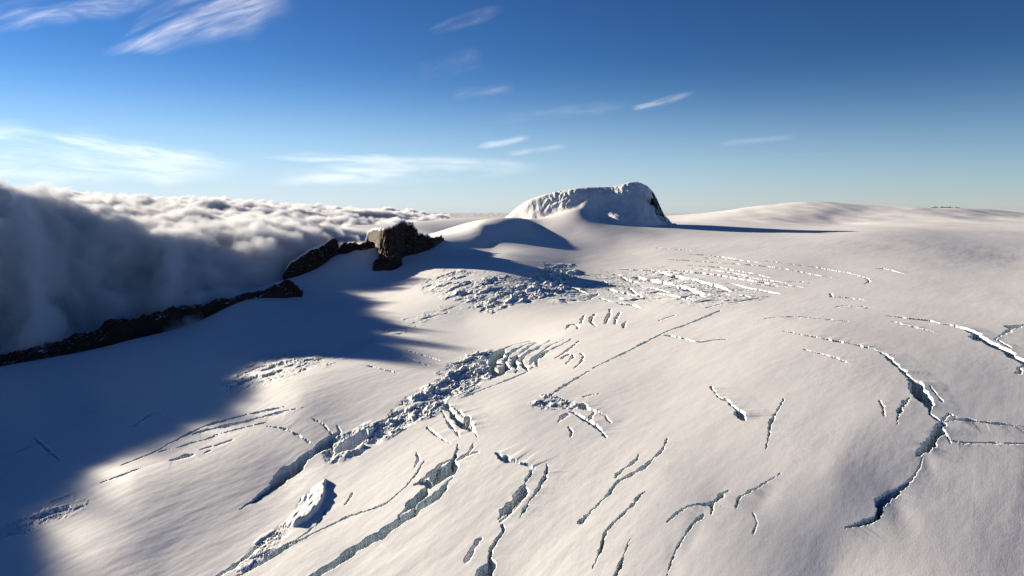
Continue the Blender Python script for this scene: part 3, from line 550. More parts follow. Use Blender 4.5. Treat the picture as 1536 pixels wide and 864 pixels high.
def carve(k, lab, pts, wpx, dfac, step, lip):
    global _next
    pts = np.array(pts, float); wpx = np.array(wpx, float)
    tg = np.gradient(pts, axis=0); tg /= np.linalg.norm(tg, axis=1)[:, None]
    nrm = np.stack([-tg[:, 1], tg[:, 0]], 1)
    c = np.array([hit(*p) for p in pts])
    wp = np.array([hit(*(p + n * w / 2)) for p, n, w in zip(pts, nrm, wpx)])
    wm = np.array([hit(*(p - n * w / 2)) for p, n, w in zip(pts, nrm, wpx)])
    wpx = wpx * (0.50 + 0.32 * sstep(2.0, 9, wpx)); step = step * 0.4; lip = lip * 0.10; lat = wpx * c[:, 1] / FPX / 2
    hw = np.clip(np.linalg.norm((wp - wm)[:, :2], axis=1) / 2, lat, lat * 3.0)
    seg = np.linalg.norm(np.diff(c[:, :2], axis=0), axis=1)
    L = np.concatenate([[0], np.cumsum(seg)])
    n = int(np.clip(L[-1] / max(hw.mean() * 0.8, 1.0), 24, 160))
    t = np.linspace(0, L[-1], n)
    x = np.interp(t, L, c[:, 0]); y = np.interp(t, L, c[:, 1]); w = np.interp(t, L, hw)
    ker = np.array([1, 2, 3, 2, 1.0]); ker /= ker.sum()
    if n > 30:
        x = np.convolve(np.pad(x, 2, mode='edge'), ker, 'valid'); y = np.convolve(np.pad(y, 2, mode='edge'), ker, 'valid')
    tx, ty = np.gradient(x), np.gradient(y); tl_ = np.hypot(tx, ty) + 1e-9
    jl = max(hw.mean() * 5, 5.0)
    j = hw.mean() * 0.8 * perlin2(t / jl, 0 * t + k, 7) + hw.mean() * 0.45 * perlin2(t / jl * 2.7, 0 * t + k, 8)
    x = x - ty / tl_ * j; y = y + tx / tl_ * j
    w = w * np.clip(0.88 + 0.95 * perlin2(t / (jl * 1.6), 0 * t + k + 0.5, 9) + 0.35 * perlin2(t / (jl * 0.5), 0 * t + k + 0.5, 10), 0.22, 1.6)
    mg = max(34.0, 3 * hw.max())
    ymin, ymax = max(y.min() - mg, 195), y.max() + mg
    r0, r1 = np.searchsorted(gb, math.log(ymin)), np.searchsorted(gb, math.log(ymax))
    aa = np.concatenate([(x - mg) / y, (x + mg) / y])
    c0, c1 = np.searchsorted(ga, aa.min()), np.searchsorted(ga, aa.max())
    sl = (slice(max(r0, 0), r1), slice(c0, c1))
    X_, Y_ = Xg[sl].astype(F4), Yg[sl].astype(F4)
    best = np.full(X_.shape, 1e9, F4); side = np.zeros(X_.shape, F4); hwid = np.ones(X_.shape, F4); tt = np.zeros(X_.shape, F4)
    x32, y32, w32, t32 = x.astype(F4), y.astype(F4), w.astype(F4), t.astype(F4)
    for i in range(n - 1):
        ex, ey = x32[i + 1] - x32[i], y32[i + 1] - y32[i]
        # only the block of grid rows near this segment
        ra = np.searchsorted(gb, math.log(max(min(y[i], y[i + 1]) - mg, 195))) - sl[0].start
        rb = np.searchsorted(gb, math.log(max(y[i], y[i + 1]) + mg)) - sl[0].start
        if rb <= ra: continue
        rs = slice(max(ra, 0), rb)
        px, py = X_[rs] - x32[i], Y_[rs] - y32[i]
        u_ = np.clip((px * ex + py * ey) / (ex * ex + ey * ey + 1e-9), 0, 1)
        d = np.hypot(px - u_ * ex, py - u_ * ey)
        m_ = d < best[rs]
        best[rs] = np.where(m_, d, best[rs])
        side[rs] = np.where(m_, np.sign(ex * py - ey * px), side[rs])
        hwid[rs] = np.where(m_, w32[i] + u_ * (w32[i + 1] - w32[i]), hwid[rs])
        tt[rs] = np.where(m_, t32[i] + u_ * (t32[i + 1] - t32[i]), tt[rs])
    hm = hw.mean()
    d = best + hwid * 0.26 * perlin2(X_ / (hm * 4 + 1.0), Y_ / (hm * 4 + 1.0), 310 + k) + hwid * 0.12 * perlin2(X_ / (hm * 1.4 + .8), Y_ / (hm * 1.4 + .8), 330 + k)
    endf = sstep(0, 0.10 * L[-1], tt) * sstep(0, 0.10 * L[-1], L[-1] - tt)
    D = np.clip(dfac * 5.0 * hwid, 1.2, 38.0)
    r = d / np.maximum(hwid, 0.05)
    prof = (1 - sstep(0.72, 1.06, r))
    floor_n = 1 + 0.4 * fbm2(X_ / (hm * 2.5 + 2), Y_ / (hm * 2.5 + 2), 3, 350 + k)
    dz = -D * prof * floor_n * (0.25 + 0.75 * endf)
    out_ = np.maximum(d - hwid, 0)
    # which side lies away from the sun
    mx_, my_ = (x[-1] - x[0]), (y[-1] - y[0])
    sgn = -np.sign(mx_ * SUN_DIR[1] - my_ * SUN_DIR[0])
    hs = step * endf * np.clip(hwid / 1.5, 0.4, 1.3) * np.clip(0.8 + 0.7 * perlin2(tt / (jl * 1.5), 0 * tt + 3.3 + k, 12), 0, 2)
    far = (side * sgn) > 0
    dz = dz + np.where(far, hs, 0) * (1 - prof) * np.exp(-(out_ / 16.0) ** 1.3) * (best < mg)
    dz = dz + lip * np.clip(hwid, 0, 4) * (1 - prof) * np.exp(-out_ / (0.8 * hwid + 0.4)) * (0.5 + 1.2 * perlin2(X_ / (hm * 3 + 3), Y_ / (hm * 3 + 3), 370 + k)) * endf
    Z[sl] += np.where(best < mg, dz * (1 - sstep(0.75 * mg, mg, best)), 0)
    if lab:
        inside = (r < 1.12) & (best < mg)
        GID[sl] = np.where(inside, _next, GID[sl])
        LABELS[_next] = ("crevasse", lab, "crevasse", "crevasses of the glacier"); _next += 1
for k, args in enumerate(CR): carve(k, *args)


def sub_mesh(name, facemask, quads, verts, mat):
    q = quads[facemask]
    u, inv = np.unique(q, return_inverse=True)
    return mesh_obj(name, verts[u], inv.reshape(-1, 4), mat)
verts = np.stack([Xg, Yg, Z], -1).reshape(-1, 3)
quads = grid_quads(NR, NC)
fid = GID.ravel()[quads].max(1)
glacier = sub_mesh("glacier", fid == 0, quads, verts, M_SNOW)
meta(glacier, "wide snow covered glacier sloping down from the summit plateau", "glacier", kind="structure")
for gid_, (nm, lab, cat, grp) in LABELS.items():
    fm = fid == gid_
    if fm.sum() < 4: print("too few faces", lab); continue
    meta(sub_mesh(nm, fm, quads, verts, M_WALL if nm == "crevasse" else M_SERAC), lab, cat, grp)

del verts, quads

# ------------------------------------------------------------------ summit peak
def build_peak():
    us = np.array([735, 748, 760, 775, 790, 810, 830, 855, 880, 920, 936, 946, 955, 963, 972, 980, 986, 992, 998, 1006])
    vt = np.array([338, 334, 325, 312, 302, 294, 288.5, 284, 281.5, 280, 276, 273, 272, 275, 280, 289, 300, 314, 327, 336])
    YC = 3290.0
    xs = np.linspace(-150, 760, int(520 * Q)); ys = np.linspace(2840, 3640, int(470 * Q))
    X, Yy = np.meshgrid(xs, ys)
    tx, ts = ray(us, vt)
    top = np.interp(X, tx * YC, ts * YC, left=-150, right=-170)
    g = ground(X, Yy)
    # front foot comes closer to the camera under the middle of the wall
    east = sstep(240, 420, X)
    wf = 190 + 190 * east * (1 - 0.8 * sstep(480, 620, X)) + 18 * perlin2(X / 130, Yy / 400, 5)
    t = (Yy - YC) + 8 * fbm2(X / 90, Yy / 160, 3, 9)
    prof = np.where(t < 0, (1 - sstep(0.04, 1.0, -t / wf)) * (1 - 0.55 * east) + 0.55 * east * np.exp(-2.6 * np.clip(-t / wf, 0, 1) ** 1.1) * (1 - sstep(0.75, 1.0, -t / wf)), 1 - sstep(0.25, 1.0, t / 300.0))
    low = np.minimum(g, top) - 4
    h = low + (top - low) * prof
    steep = np.clip(4 * prof * (1 - prof), 0, 1)
    right = sstep(470, 620, X)
    flute = (0.25 + 0.6 * (1 - sstep(60, 190, X)) + 0.8 * right) * (0.4 + 0.9 * sstep(-0.4, 0.5, perlin2(X / 75, Yy / 75, 46)))
    h += steep * (3.2 * flute * fbm2(X / 26, Yy / 90, 4, 41) + right * 15 * (np.abs(perlin2(X / 20, Yy / 80, 43)) - 0.25))
    h += 2.2 * fbm2(X / 120, Yy / 120, 4, 47)
    torn = np.exp(-((X - 190) / 70) ** 2) * np.exp(-((t + 70) / 55) ** 2) * 0.6 + 0.5 * np.exp(-((X - 470) / 60) ** 2) * np.exp(-((t + 60) / 50) ** 2)
    h += torn * (9 * np.abs(perlin2(X / 24, Yy / 40, 48)) + 5 * fbm2(X / 14, Yy / 26, 3, 49))
    edge = np.minimum(sstep(0, 60, X - xs[0]) * sstep(0, 60, xs[-1] - X), sstep(0, 60, Yy - ys[0]) * sstep(0, 60, ys[-1] - Yy))
    h = np.where(edge < 1, g - 25 + (h - g + 25) * edge, h)
    h = np.where(prof < 0.02, np.minimum(h, g - 6 * (1 - prof / 0.02)), h)
    o = mesh_obj("snow_peak", np.stack([X, Yy, h], -1).reshape(-1, 3), grid_quads(*X.shape), M_CAP)
    meta(o, "flat topped snow peak with a shadowed front wall standing on the plateau", "mountain peak")
    return o
peak = build_peak()

# ------------------------------------------------------------------ rock outcrops along the dark ridge
def build_rock(name, label, top, base, thick, mat=M_ROCK, rough=1.0, parent=None, ymin=900, seed=0, group="dark rock outcrops along the ridge crest", Y0=None, lean=0.35, sink=None):
    tu, tv = np.array(top, float).T; bu, bv = np.array(base, float).T
    u0, u1 = min(tu[0], bu[0]), max(tu[-1], bu[-1])
    ns = int((u1 - u0) * 2.2) + 8
    us = np.linspace(u0, u1, ns)
    tvs = np.interp(us, tu, tv); bvs = np.interp(us, bu, bv)
    if Y0 == 'ridge':
        Yb = np.interp(us, [-200, 0, 80, 200, 300, 440], [1400, 1440, 1490, 1560, 1640, 1760]) - 14
    elif Y0 is None:
        key = np.linspace(u0, u1, 14)
        Yk = np.array([hit(k, np.interp(k, bu, bv), ymin)[1] for k in key])
        Yb = np.interp(us, key, np.convolve(np.pad(Yk, 1, mode='edge'), [0.25, 0.5, 0.25], 'valid'))
    else:
        Yb = np.full(ns, float(Y0))
    ab, sb = ray(us, bvs); at_, st = ray(us, tvs)
    hgt = np.maximum(sb * 0 + (st - sb) * Yb, 1.0)
    Yt = Yb + lean * hgt + 4
    fb = np.stack([ab * Yb, Yb, sb * Yb], -1); tp = np.stack([at_ * Yt, Yt, st * Yt], -1)
    below = fb + np.array([0, -3.0, -12.0]); below[:, 2] = np.minimum(below[:, 2], ground(fb[:, 0], fb[:, 1]) - 12)
    if sink: below = fb + np.array([0, sink, -2.0])
    bk = tp + np.stack([0 * us, thick * (0.4 + 0 * us), -0.10 * hgt], -1)
    bb = tp + np.stack([0 * us, thick * (1 + 0 * us), -(hgt + 45)], -1)
    e_ = np.clip(np.minimum(np.arange(ns), np.arange(ns)[::-1]) / max(ns * 0.35, 4.0), 0, 1) ** 0.9
    bk[:, 1] = tp[:, 1] + (bk[:, 1] - tp[:, 1]) * (0.06 + 0.94 * e_); bb[:, 1] = tp[:, 1] + (bb[:, 1] - tp[:, 1]) * (0.08 + 0.92 * e_)
    nf = int(np.clip(hgt.max() / 1.6, 14, 60))
    rows = [below]
    for k in range(nf + 1): rows.append(fb + (tp - fb) * (k / nf))
    for k in range(1, 7): rows.append(tp + (bk - tp) * (k / 6))
    for k in range(1, 9): rows.append(bk + (bb - bk) * (k / 8))
    V = np.stack(rows, 0)
    x, y, z = V[..., 0], V[..., 1], V[..., 2]
    w = np.ones(V.shape[:2]); w[0] = 0.15; w[-1] = 0.2; w[1:nf + 2] *= (0.2 + 0.8 * sstep(0, 0.45, np.linspace(0, 1, nf + 1)))[:, None]
    d = rough * (9 * fbm3(x / 42, y / 42, z / 60, 6, 60 + seed, 0.6) + 7 * (np.abs(perlin3(x / 14, y / 20, z / 30, 70 + seed)) - 0.25))
    dz = rough * (3.4 * fbm3(x / 13, y / 13, z / 13, 4, 80 + seed, 0.65) + 2.5 * fbm3(x / 5, y / 9, z / 9, 2, 85 + seed, 0.6))
    V[..., 1] -= d * w; V[..., 0] += 0.5 * dz * w; V[..., 2] += dz * w
    o = mesh_obj(name, V.reshape(-1, 3), grid_quads(*V.shape[:2]), mat, parent, smooth=False)
    if label: meta(o, label, "rock outcrop", group)
    return o, V, nf

butt, BV, bnf = build_rock("rock_outcrop", "tallest dark cliff block of the ridge with a flat snowy top",
    [(547,363),(550,354),(553,347),(560,343),(569,343),(585,343),(593,338),(606,333),(613,335),(619,337),(624,346),(627,350),(633,350),(640,352),(645,355)],
    [(547,365),(555,367),(560,376),(565,395),(569,402),(580,404),(593,403),(600,386),(612,383),(624,381),(636,377),(645,373)], 75, rough=1.25, seed=1)
# snow lying on its top
def cap_on(V, nf, parent, rise=2.5, a=0.0, b=1.0):
    n0 = nf + 1
    i0, i1 = int(V.shape[1] * a), int(V.shape[1] * b)
    S = V[n0 - 1:n0 + 6, i0:i1].copy()
    S[..., 2] += rise * np.sin(np.linspace(0.15, 1.0, S.shape[0]) * math.pi / 2)[:, None] * np.sin(np.linspace(0.05, 0.95, S.shape[1]) * math.pi)[None] + 0.6
    S[0, :, 1] -= 1.0
    low = S[:1].copy(); low[..., 2] -= 4; low[..., 1] += 2.5
    S = np.concatenate([low, S], 0)
    return mesh_obj("snow_cap", S.reshape(-1, 3), grid_quads(*S.shape[:2]), M_CAP, parent)
cap_on(BV, bnf, butt, 5.0)
build_rock("rock_outcrop", "dark rocky tail tapering from the tall cliff block into the snow slope",
    [(640,353),(650,357),(655,355),(660,354),(667,358)], [(640,375),(650,371),(660,364),(667,360)], 50, seed=2)
wedge, WV, wnf = build_rock("rock_outcrop", "sloping dark rock wedge rising to a sharp point beside the cliff block",
    [(424,417),(427,408),(430,402),(436,393),(447,387),(456,381),(465,374),(476,370),(486,365),(496,358.5),(503,357.6),(506,366),(509,377)],
    [(424,420),(436,417),(447,414),(458,410),(468,406),(478,402),(486,398),(491,391),(502,384),(509,381)], 70, seed=3)
cap_on(WV, wnf, wedge, 3.0, 0.05, 0.9)
build_rock("rock_outcrop", "low reddish crag bridging the wedge and the cliff block",
    [(508,374),(512,368),(517,363),(525,365),(531,363),(533,364),(535,369),(540,367),(546,364),(554,361),(562,364)],
    [(508,381),(514,382),(520,382),(527,378),(533,375),(540,376),(546,377),(554,373),(562,372)], 45, seed=4)
build_rock("rock_outcrop", "jagged dark rocks strung below the wedge with snow between them",
    [(312,455.5),(322,451),(330,448),(335,447),(347,448),(355,444),(362,441),(370,439),(378,440),(385,438),(395,437),(402,432),(410,428),(418,426),(425,421),(434,420),(441,424),(448,431),(453,438)],
    [(312,458),(325,458),(340,456),(352,454),(365,452),(375,450),(385,447),(394,444),(402,443),(415,444),(428,445),(440,444),(447,442),(453,440)], 50, seed=5, Y0='ridge')
build_rock("rock_outcrop", "thin mist veiled rock band in the middle of the ridge crest",
    [(198,482),(207,478),(215,473),(225,471),(234,468),(240,468),(248,465),(255,461),(268,460),(280,459.5),(290,459),(302,458),(318,457.5)],
    [(198,487),(215,484),(225,483),(237,479),(250,474),(265,468),(280,464.5),(290,462.5),(302,460),(318,458.5)], 35, seed=6, Y0='ridge')
build_rock("rock_outcrop", "long dark rubble crest where the ridge drops into the cloud",
    [(61,521),(66,514),(78,514),(90,513),(98,508),(105,505),(110,501),(118,502),(125,500),(132,500),(140,497),(150,490),(155,482),(162,480),(170,479),(180,480),(190,479),(200,477),(212,478)],
    [(61,529),(75,531),(88,530),(100,529),(112,525),(125,522),(140,516),(150,513),(158,508),(164,503),(170,498),(180,494),(190,490),(200,487),(212,485)], 55, seed=7, Y0='ridge')
build_rock("rock_outcrop", "lowest brown rock tip of the ridge beside the cloud bank",
    [(-90,560),(-60,550),(-30,543),(0,535),(10,530),(18,528),(28,526),(36,526),(45,524),(50,519),(58,518),(63,523)],
    [(-90,580),(-60,570),(-30,558),(0,548),(10,547),(20,546),(35,537),(45,533),(55,530),(63,527)], 55, seed=8, Y0='ridge')
build_rock("rock_outcrop", "broken rocks below the cliff block half buried in snow",
    [(559,396),(563,390),(570,386),(580,384),(590,385),(598,384),(603,389)], [(559,406),(566,407),(575,405),(585,406),(594,404),(603,398)], 30, seed=9)
build_rock("rock_face", None, [(970,322.5),(976,320.5),(981,318),(985,314.5),(988,312),(991,314),(995,321),(999,328.5)], [(970,323.5),(976,325),(981,327),(985,328.5),(990,329.5),(999,330.5)], 40, M_CLIFF, 0.55, peak, seed=10, Y0=3105, lean=0.7, sink=12)
build_rock("rock_rib", None, [(977,287),(980,290),(983,295),(986,301),(989,307),(992,314)], [(977,291),(980,299),(983,306),(986,312),(989,317),(992,321)], 30, M_CLIFF, 0.5, peak, seed=11, Y0=3150, lean=0.8, sink=12)
ice, _, _ = build_rock("ice_cliff", None, [(1388,316),(1394,312),(1401,309.5),(1407,311),(1413,309.8),(1421,310.5),(1428,310),(1436,311),(1446,313)], [(1388,317.5),(1396,318),(1404,321),(1414,324),(1421,322),(1430,319),(1438,317),(1446,315)], 120, M_ICE, 1.3, None, seed=12, Y0=6150, lean=0.9)
meta(ice, "rough broken ice cliff on the crest of the far snow dome", "ice cliff")


# ------------------------------------------------------------------ sea of cloud behind the ridge
CC = [(-700,240,1290),(-580,275,1370),(-430,322,1430),(-303,314,1555),(-210,311,1585),(-90,314,1580),(-120,308,1700),(-21,318,1612),(15,320,1620),(54,329,1600),(100,336,1680),(150,350,1740),(196,353,1792),(235,362,1738),(276,371,1760),(320,390,1770),(295,353,1962),(333,368,1905),(373,350,2025),(410,349,1976),  # far-left crest points form an unseen cloud lump, raised to shade the lower slope
      (-400,300,3600),(-300,480,1420),(-400,600,1350),(-540,480,1300),(-150,560,1480),(0,302,3100),(0,312,2300),(-120,306,1900),(0,420,1580),(0,530,1530),(100,297,3400),(100,312,2300),(110,420,1660),(110,505,1605),
      (220,303,4000),(220,318,2850),(240,354,2120),(262,350,2330),(205,346,2080),(300,354,2230),(160,336,2150),(220,430,1750),(220,480,1690),
      (310,304,4700),(300,332,2950),(310,430,1735),(310,452,1700),(370,346,2400),(380,420,1860),(430,345,2350),(430,356,2090),(440,388,1990),(430,412,1960),(480,352,2600),(480,372,2200),
      (450,312,6000),(400,322,3900),(480,325,5000),(540,322,6000),(600,318.5,9000),(700,320,13000),
      (-100,303,5000),(200,306,8000),(400,313,9000)]
CP = np.array([pt(*c) for c in CC])
CX2 = [(900,14000,-330),(3000,14000,-420),(9000,14000,-420),(-6000,12000,-90),(-12000,14000,-200),(0,22000,-330),(-15000,25000,-330),(12000,25000,-400),
       (0,80000,-700),(-60000,80000,-700),(60000,80000,-700),(-200,2900,-420),(-100,3600,-260),(-350,4600,-150),(-50,2300,-400),(300,6000,-300),(0,7500,-200),(2000,9000,-420),(6000,9500,-420),(12000,9000,-420),
       (-4500,3500,-60),(-6000,6000,-60),(-2600,1600,-90),(-3500,2200,-90),(-450,2050,-330),(-300,2300,-420),(-2600,1350,-100),(-850,1180,-430),(-900,1000,-430),(-1200,1100,-430),(-700,1350,-450),(-2400,1800,-60),(-2000,1100,-150)]
CP = np.vstack([CP, np.array(CX2, float)])
CFIT = tps_fit(CP[:, 0], CP[:, 1], CP[:, 2], 0.0, True)
def cloud_surface(ca, cb, sink, kb=1.0):
    a, b = np.meshgrid(ca, cb)
    Y = np.exp(b); X = a * Y
    z = tps_eval(CFIT, a, b, True).astype(float)
    for _ in range(3):
        z[1:-1, 1:-1] = 0.25 * (z[:-2, 1:-1] + z[2:, 1:-1] + z[1:-1, :-2] + z[1:-1, 2:])
    z = np.where(Y > 20000, np.minimum(z, -0.0085 * Y), z)
    p = np.stack([X, Y, z], -1)
    du = np.gradient(p, axis=1); dv = np.gradient(p, axis=0)
    n = np.cross(du, dv); n /= np.linalg.norm(n, axis=-1)[..., None]
    big = fbm3(X / 900, Y / 900, z / 700, 2, 101)
    bil = fbm3(X / 260, Y / 260, z / 260, 6, 111, 0.54, f=lambda q: np.abs(q) - 0.28)
    amp = np.clip(0.56 + (Y - 1500) / 3000, 0.45, 0.75)
    disp = kb * amp * (30 * big + 115 * bil) - sink
    p = p + n * disp[..., None]
    return p
def closed(p, depth):
    """the surface with a floor and side walls below it"""
    nr, nc = p.shape[:2]
    q = p.copy(); q[..., 2] -= depth
    V = np.concatenate([p.reshape(-1, 3), q.reshape(-1, 3)])
    top = grid_quads(nr, nc); bot = top[:, ::-1] + nr * nc
    i = np.arange(nr * nc).reshape(nr, nc)
    ring = np.concatenate([i[0, :-1], i[:-1, -1], i[-1, :0:-1], i[:0:-1, 0]])
    nx = np.roll(ring, -1)
    side = np.stack([nx, ring, ring + nr * nc, nx + nr * nc], -1)
    return V, np.concatenate([top, bot, side])
ca = np.concatenate([np.linspace(-2.2, -0.70, int(160 * Q), endpoint=False), np.linspace(-0.70, 0.02, int(520 * Q), endpoint=False), np.linspace(0.02, 1.1, int(120 * Q))])
cb = np.concatenate([np.linspace(math.log(1040), math.log(9000), int(620 * Q), endpoint=False), np.linspace(math.log(9000), math.log(90000), int(160 * Q))])
m, nt, b = new_mat("cloud")
b.inputs["Base Color"].default_value = (0.68, 0.70, 0.73, 1)
b.inputs["Roughness"].default_value = 1.0
b.inputs["Specular IOR Level"].default_value = 0.0
cp_ = cloud_surface(ca, cb, 110.0, 0.55)
cp_[..., 2] -= 130 * (1 - sstep(1900, 2700, cp_[..., 1]))
cloud = mesh_obj("cloud_sea", cp_.reshape(-1, 3), grid_quads(*cp_.shape[:2]), m)
meta(cloud, "billowing sea of cloud banked up behind the dark rock ridge", "cloud", kind="stuff")

m = bpy.data.materials.new("cloud_mist"); m.use_nodes = True
nt = m.node_tree; nt.nodes.clear()
o_ = nt.nodes.new("ShaderNodeOutputMaterial"); pv = nt.nodes.new("ShaderNodeVolumePrincipled")
pv.inputs["Color"].default_value = (0.905, 0.925, 0.955, 1); pv.inputs["Anisotropy"].default_value = 0.0
at = node(nt, "ShaderNodeAttribute", attribute_name="density")
tc = node(nt, "ShaderNodeTexCoord")
nz = noise(nt, 0.014, 7, 0.62, tc.outputs["Object"])
mu = node(nt, "ShaderNodeMath", operation='MULTIPLY_ADD', i_1=1.7)          # eroded by the noise near the surface, solid inside
iv = node(nt, "ShaderNodeMath", operation='MULTIPLY_ADD', i_1=-3.0, i_2=1.1)
nt.links.new(nz.outputs[0], iv.inputs[0]); nt.links.new(at.outputs["Fac"], mu.inputs[0]); nt.links.new(iv.outputs[0], mu.inputs[2])
cl = node(nt, "ShaderNodeClamp"); nt.links.new(mu.outputs[0], cl.inputs[0])
mm = node(nt, "ShaderNodeMath", operation='MINIMUM'); nt.links.new(cl.outputs[0], mm.inputs[0]); 
m5 = node(nt, "ShaderNodeMath", operation='MULTIPLY', i_1=3.0); nt.links.new(at.outputs["Fac"], m5.inputs[0]); nt.links.new(m5.outputs[0], mm.inputs[1])
mu2 = node(nt, "ShaderNodeMath", operation='MULTIPLY', i_1=0.085)
nt.links.new(mm.outputs[0], mu2.inputs[0])
nt.links.new(mu2.outputs[0], pv.inputs["Density"]); pv.inputs["Density Attribute"].default_value = ""
nt.links.new(pv.outputs[0], o_.inputs["Volume"])
M_MIST = m
va = np.linspace(-1.8, -0.08, int(440 * Q)); vb = np.concatenate([np.linspace(math.log(1060), math.log(1380), int(50 * Q), endpoint=False), np.linspace(math.log(1380), math.log(2200), int(300 * Q), endpoint=False), np.linspace(math.log(2200), math.log(9000), int(230 * Q))])
mp_ = cloud_surface(va, vb, -25.0)
V, Fq = closed(mp_, 230)
mist = mesh_obj("cloud_mist", V, Fq, M_MIST)
meta(mist, "soft drifting mist along the edges of the cloud bank", "mist", kind="stuff")
ng = bpy.data.node_groups.new("mist_volume", 'GeometryNodeTree')
ng.interface.new_socket("Geometry", in_out='INPUT', socket_type='NodeSocketGeometry')
ng.interface.new_socket("Geometry", in_out='OUTPUT', socket_type='NodeSocketGeometry')
gi = ng.nodes.new("NodeGroupInput"); go = ng.nodes.new("NodeGroupOutput")
mv = ng.nodes.new("GeometryNodeMeshToVolume"); mv.resolution_mode = 'VOXEL_SIZE'
mv.inputs["Voxel Size"].default_value = 9.0; mv.inputs["Interior Band Width"].default_value = 52.0; mv.inputs["Density"].default_value = 1.0
sm = ng.nodes.new("GeometryNodeSetMaterial"); sm.inputs["Material"].default_value = M_MIST
ng.links.new(gi.outputs[0], mv.inputs["Mesh"]); ng.links.new(mv.outputs[0], sm.inputs[0]); ng.links.new(sm.outputs[0], go.inputs[0])
md = mist.modifiers.new("volume", 'NODES'); md.node_group = ng

# ------------------------------------------------------------------ high cirrus, thin curved sheets of ice cloud five kilometres up
def cirrus_material():
    m = bpy.data.materials.new("cirrus"); m.use_nodes = True
    nt = m.node_tree; nt.nodes.clear()
    o = nt.nodes.new("ShaderNodeOutputMaterial")
    tr = nt.nodes.new("ShaderNodeBsdfTransparent"); tl = nt.nodes.new("ShaderNodeBsdfTranslucent"); df = nt.nodes.new("ShaderNodeBsdfDiffuse")
    tl.inputs[0].default_value = (0.9, 0.9, 0.9, 1); df.inputs[0].default_value = (0.9, 0.9, 0.9, 1)
    ml = nt.nodes.new("ShaderNodeMixShader"); ml.inputs[0].default_value = 0.2
    nt.links.new(tl.outputs[0], ml.inputs[1]); nt.links.new(df.outputs[0], ml.inputs[2])
    aS = node(nt, "ShaderNodeAttribute", attribute_name="along"); aT = node(nt, "ShaderNodeAttribute", attribute_name="across")
    aF = node(nt, "ShaderNodeAttribute", attribute_name="fade"); aK = node(nt, "ShaderNodeAttribute", attribute_name="seed")
    cx = node(nt, "ShaderNodeCombineXYZ")
    for a, i in ((aS, 0), (aT, 1), (aK, 2)): nt.links.new(a.outputs["Fac"], cx.inputs[i])
    n1 = noise(nt, 1.0, 6, 0.55, cx.outputs[0]); n1.inputs["Distortion"].default_value = 1.0
    mp = node(nt, "ShaderNodeMapping"); mp.inputs["Scale"].default_value = (0.35, 0.5, 1.0); nt.links.new(cx.outputs[0], mp.inputs[0])
    n2 = noise(nt, 1.0, 3, 0.5, mp.outputs[0])
    r1 = node(nt, "ShaderNodeMapRange", interpolation_type='SMOOTHSTEP'); r1.inputs[1].default_value = 0.05; r1.inputs[2].default_value = 1.15
    r2 = node(nt, "ShaderNodeMapRange", interpolation_type='SMOOTHSTEP'); r2.inputs[1].default_value = 0.25; r2.inputs[2].default_value = 0.65
    nt.links.new(n1.outputs[0], r1.inputs[0]); nt.links.new(n2.outputs[0], r2.inputs[0])
    a = node(nt, "ShaderNodeMath", operation='MULTIPLY'); b = node(nt, "ShaderNodeMath", operation='MULTIPLY')
    nt.links.new(r1.outputs[0], a.inputs[0]); nt.links.new(r2.outputs[0], a.inputs[1])
    nt.links.new(a.outputs[0], b.inputs[0]); nt.links.new(aF.outputs["Fac"], b.inputs[1])
    mx = nt.nodes.new("ShaderNodeMixShader")
    nt.links.new(b.outputs[0], mx.inputs[0]); nt.links.new(tr.outputs[0], mx.inputs[1]); nt.links.new(ml.outputs[0], mx.inputs[2])
    nt.links.new(mx.outputs[0], o.inputs["Surface"])
    return m
M_CIRRUS = cirrus_material()
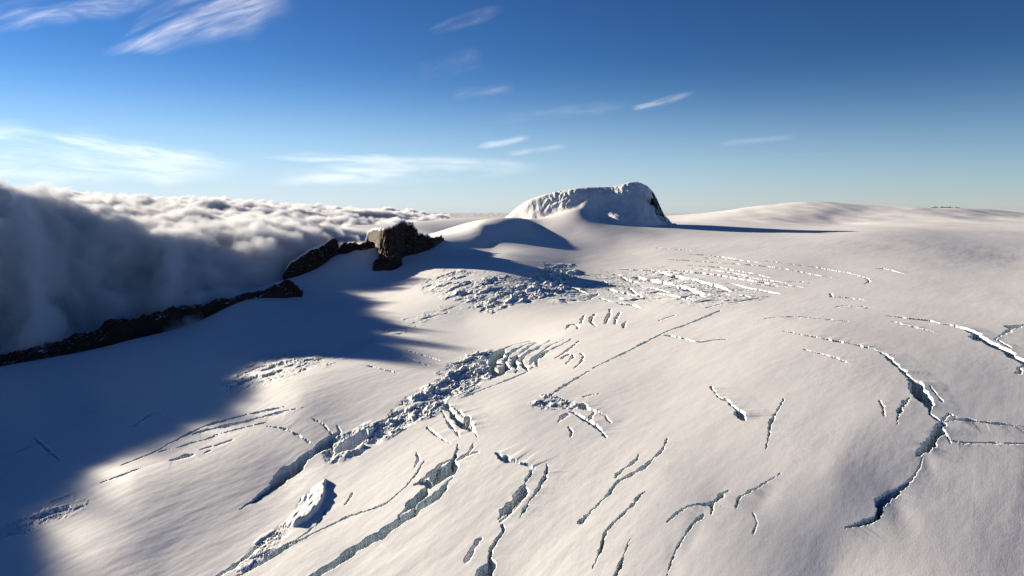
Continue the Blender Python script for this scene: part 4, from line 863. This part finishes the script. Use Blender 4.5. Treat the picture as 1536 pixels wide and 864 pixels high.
def cirrus(label, pts, hw, strength, k, streak=1.0):
    pts = np.array(pts, float); hw = np.array(hw, float) if np.ndim(hw) else np.full(len(pts), float(hw))
    d = np.concatenate([[0], np.cumsum(np.hypot(*np.diff(pts, axis=0).T))])
    hw = hw * 1.45
    ns, nt_ = 90, 21
    s = np.linspace(0, d[-1], ns)
    q = np.linspace(0, len(pts) - 1, ns)
    u = np.interp(s, d, pts[:, 0]); v = np.interp(s, d, pts[:, 1]); w = np.interp(s, d, hw)
    for arr in (u, v):
        arr[:] = np.convolve(np.pad(arr, 6, mode='reflect', reflect_type='odd'), np.ones(13) / 13, 'valid')
    tu, tv = np.gradient(u), np.gradient(v); L = np.hypot(tu, tv)
    t = np.linspace(-1, 1, nt_)
    w = w * (1 + 0.35 * perlin2(s / 60.0, 0 * s + k, 19))
    U = u[None] - (tv / L * w)[None] * t[:, None]; V = v[None] + (tu / L * w)[None] * t[:, None]
    a_, sl_ = ray(U, V)
    # slanting wisps, each a sheet tilted towards the sun to brighten it, through a point five kilometres up
    mid = len(s) // 2
    C_ = np.array([a_[10, mid], 1.0, sl_[10, mid]]) * min(5000.0 / sl_[10, mid], 70000.0)
    n_ = SUN_DIR + np.array([0, 0, 0.35]); n_ /= np.linalg.norm(n_)
    Y = (n_ @ C_) / (n_[0] * a_ + n_[1] + n_[2] * sl_)
    p = np.stack([a_ * Y, Y, sl_ * Y], -1)
    e = s / d[-1]
    fade = (sstep(0, 0.18, e) * sstep(0, 0.25, 1 - e))[None] * (1 - t[:, None] ** 2) ** 2.0 * strength * 0.62
    o = mesh_obj("cirrus_cloud", p.reshape(-1, 3), grid_quads(nt_, ns), M_CIRRUS,
        attrs={"along": np.broadcast_to(s / 55.0 * streak, U.shape).ravel(), "across": (t[:, None] * w[None] / 14.0 + 0.5 * np.sin(s / 70.0)[None]).ravel(), "fade": fade.ravel(), "seed": np.full(U.size, k * 7.3)})
    meta(o, label, "cirrus cloud", "cirrus wisps in the blue sky")
cirrus("big feathery white cirrus plume crossing the top edge of the sky", [(145,84),(190,68),(240,46),(300,20),(360,-8),(430,-45)], [2,12,26,40,48,52], 0.85, 1, 0.7)
cirrus("faint cirrus veil in the sky corner above the cloud bank", [(-40,34),(60,16),(150,4),(250,-14)], 20, 0.5, 2)
cirrus("small slanting cirrus wisp high beside the big plume", [(640,50),(680,36),(715,25),(760,10)], [4,9,9,5], 0.28, 3)
cirrus("short bright dash of cirrus above the tall cliff block", [(712,221),(735,217),(765,212),(800,203)], [3,5,5,4], 0.5, 4)
cirrus("long thin cirrus streak under the bright dash", [(755,232),(800,226),(855,218)], 4, 0.25, 5)
cirrus("broad pale cirrus band just above the cloud bank", [(-80,206),(40,214),(150,224),(260,234),(375,252)], [20,24,20,14,7], 0.8, 6, 0.6)
cirrus("lower faint cirrus band skimming the cloud bank tops", [(-80,250),(80,256),(230,254),(380,262)], 16, 0.55, 7, 0.6)
cirrus("wide pinkish cirrus sheet low in the sky over the ridge", [(390,272),(480,262),(580,256),(680,250),(760,249),(825,252)], [6,13,18,18,13,6], 0.62, 8, 0.6)
cirrus("thin cirrus line along the top of the wide pinkish sheet", [(375,233),(450,235),(530,237),(620,240)], 6, 0.7, 9, 0.6)
cirrus("tiny faint cirrus smear below the high slanting wisp", [(675,143),(720,137),(775,131)], 7, 0.18, 10)
cirrus("slim cirrus streak slanting up above the snow peak", [(945,164),(985,155),(1015,146),(1050,134)], [4,6,5,3], 0.5, 11)
cirrus("barely visible patch of cirrus under the high slanting wisp", [(620,112),(670,100),(730,84)], 16, 0.09, 12)
cirrus("barely visible long cirrus streak above the far snow dome", [(1075,217),(1130,211),(1200,203)], 4, 0.25, 13)
cirrus("long faint cirrus trail leading to the slim slanting streak", [(735,178),(820,170),(900,163),(960,157)], 9, 0.09, 14)
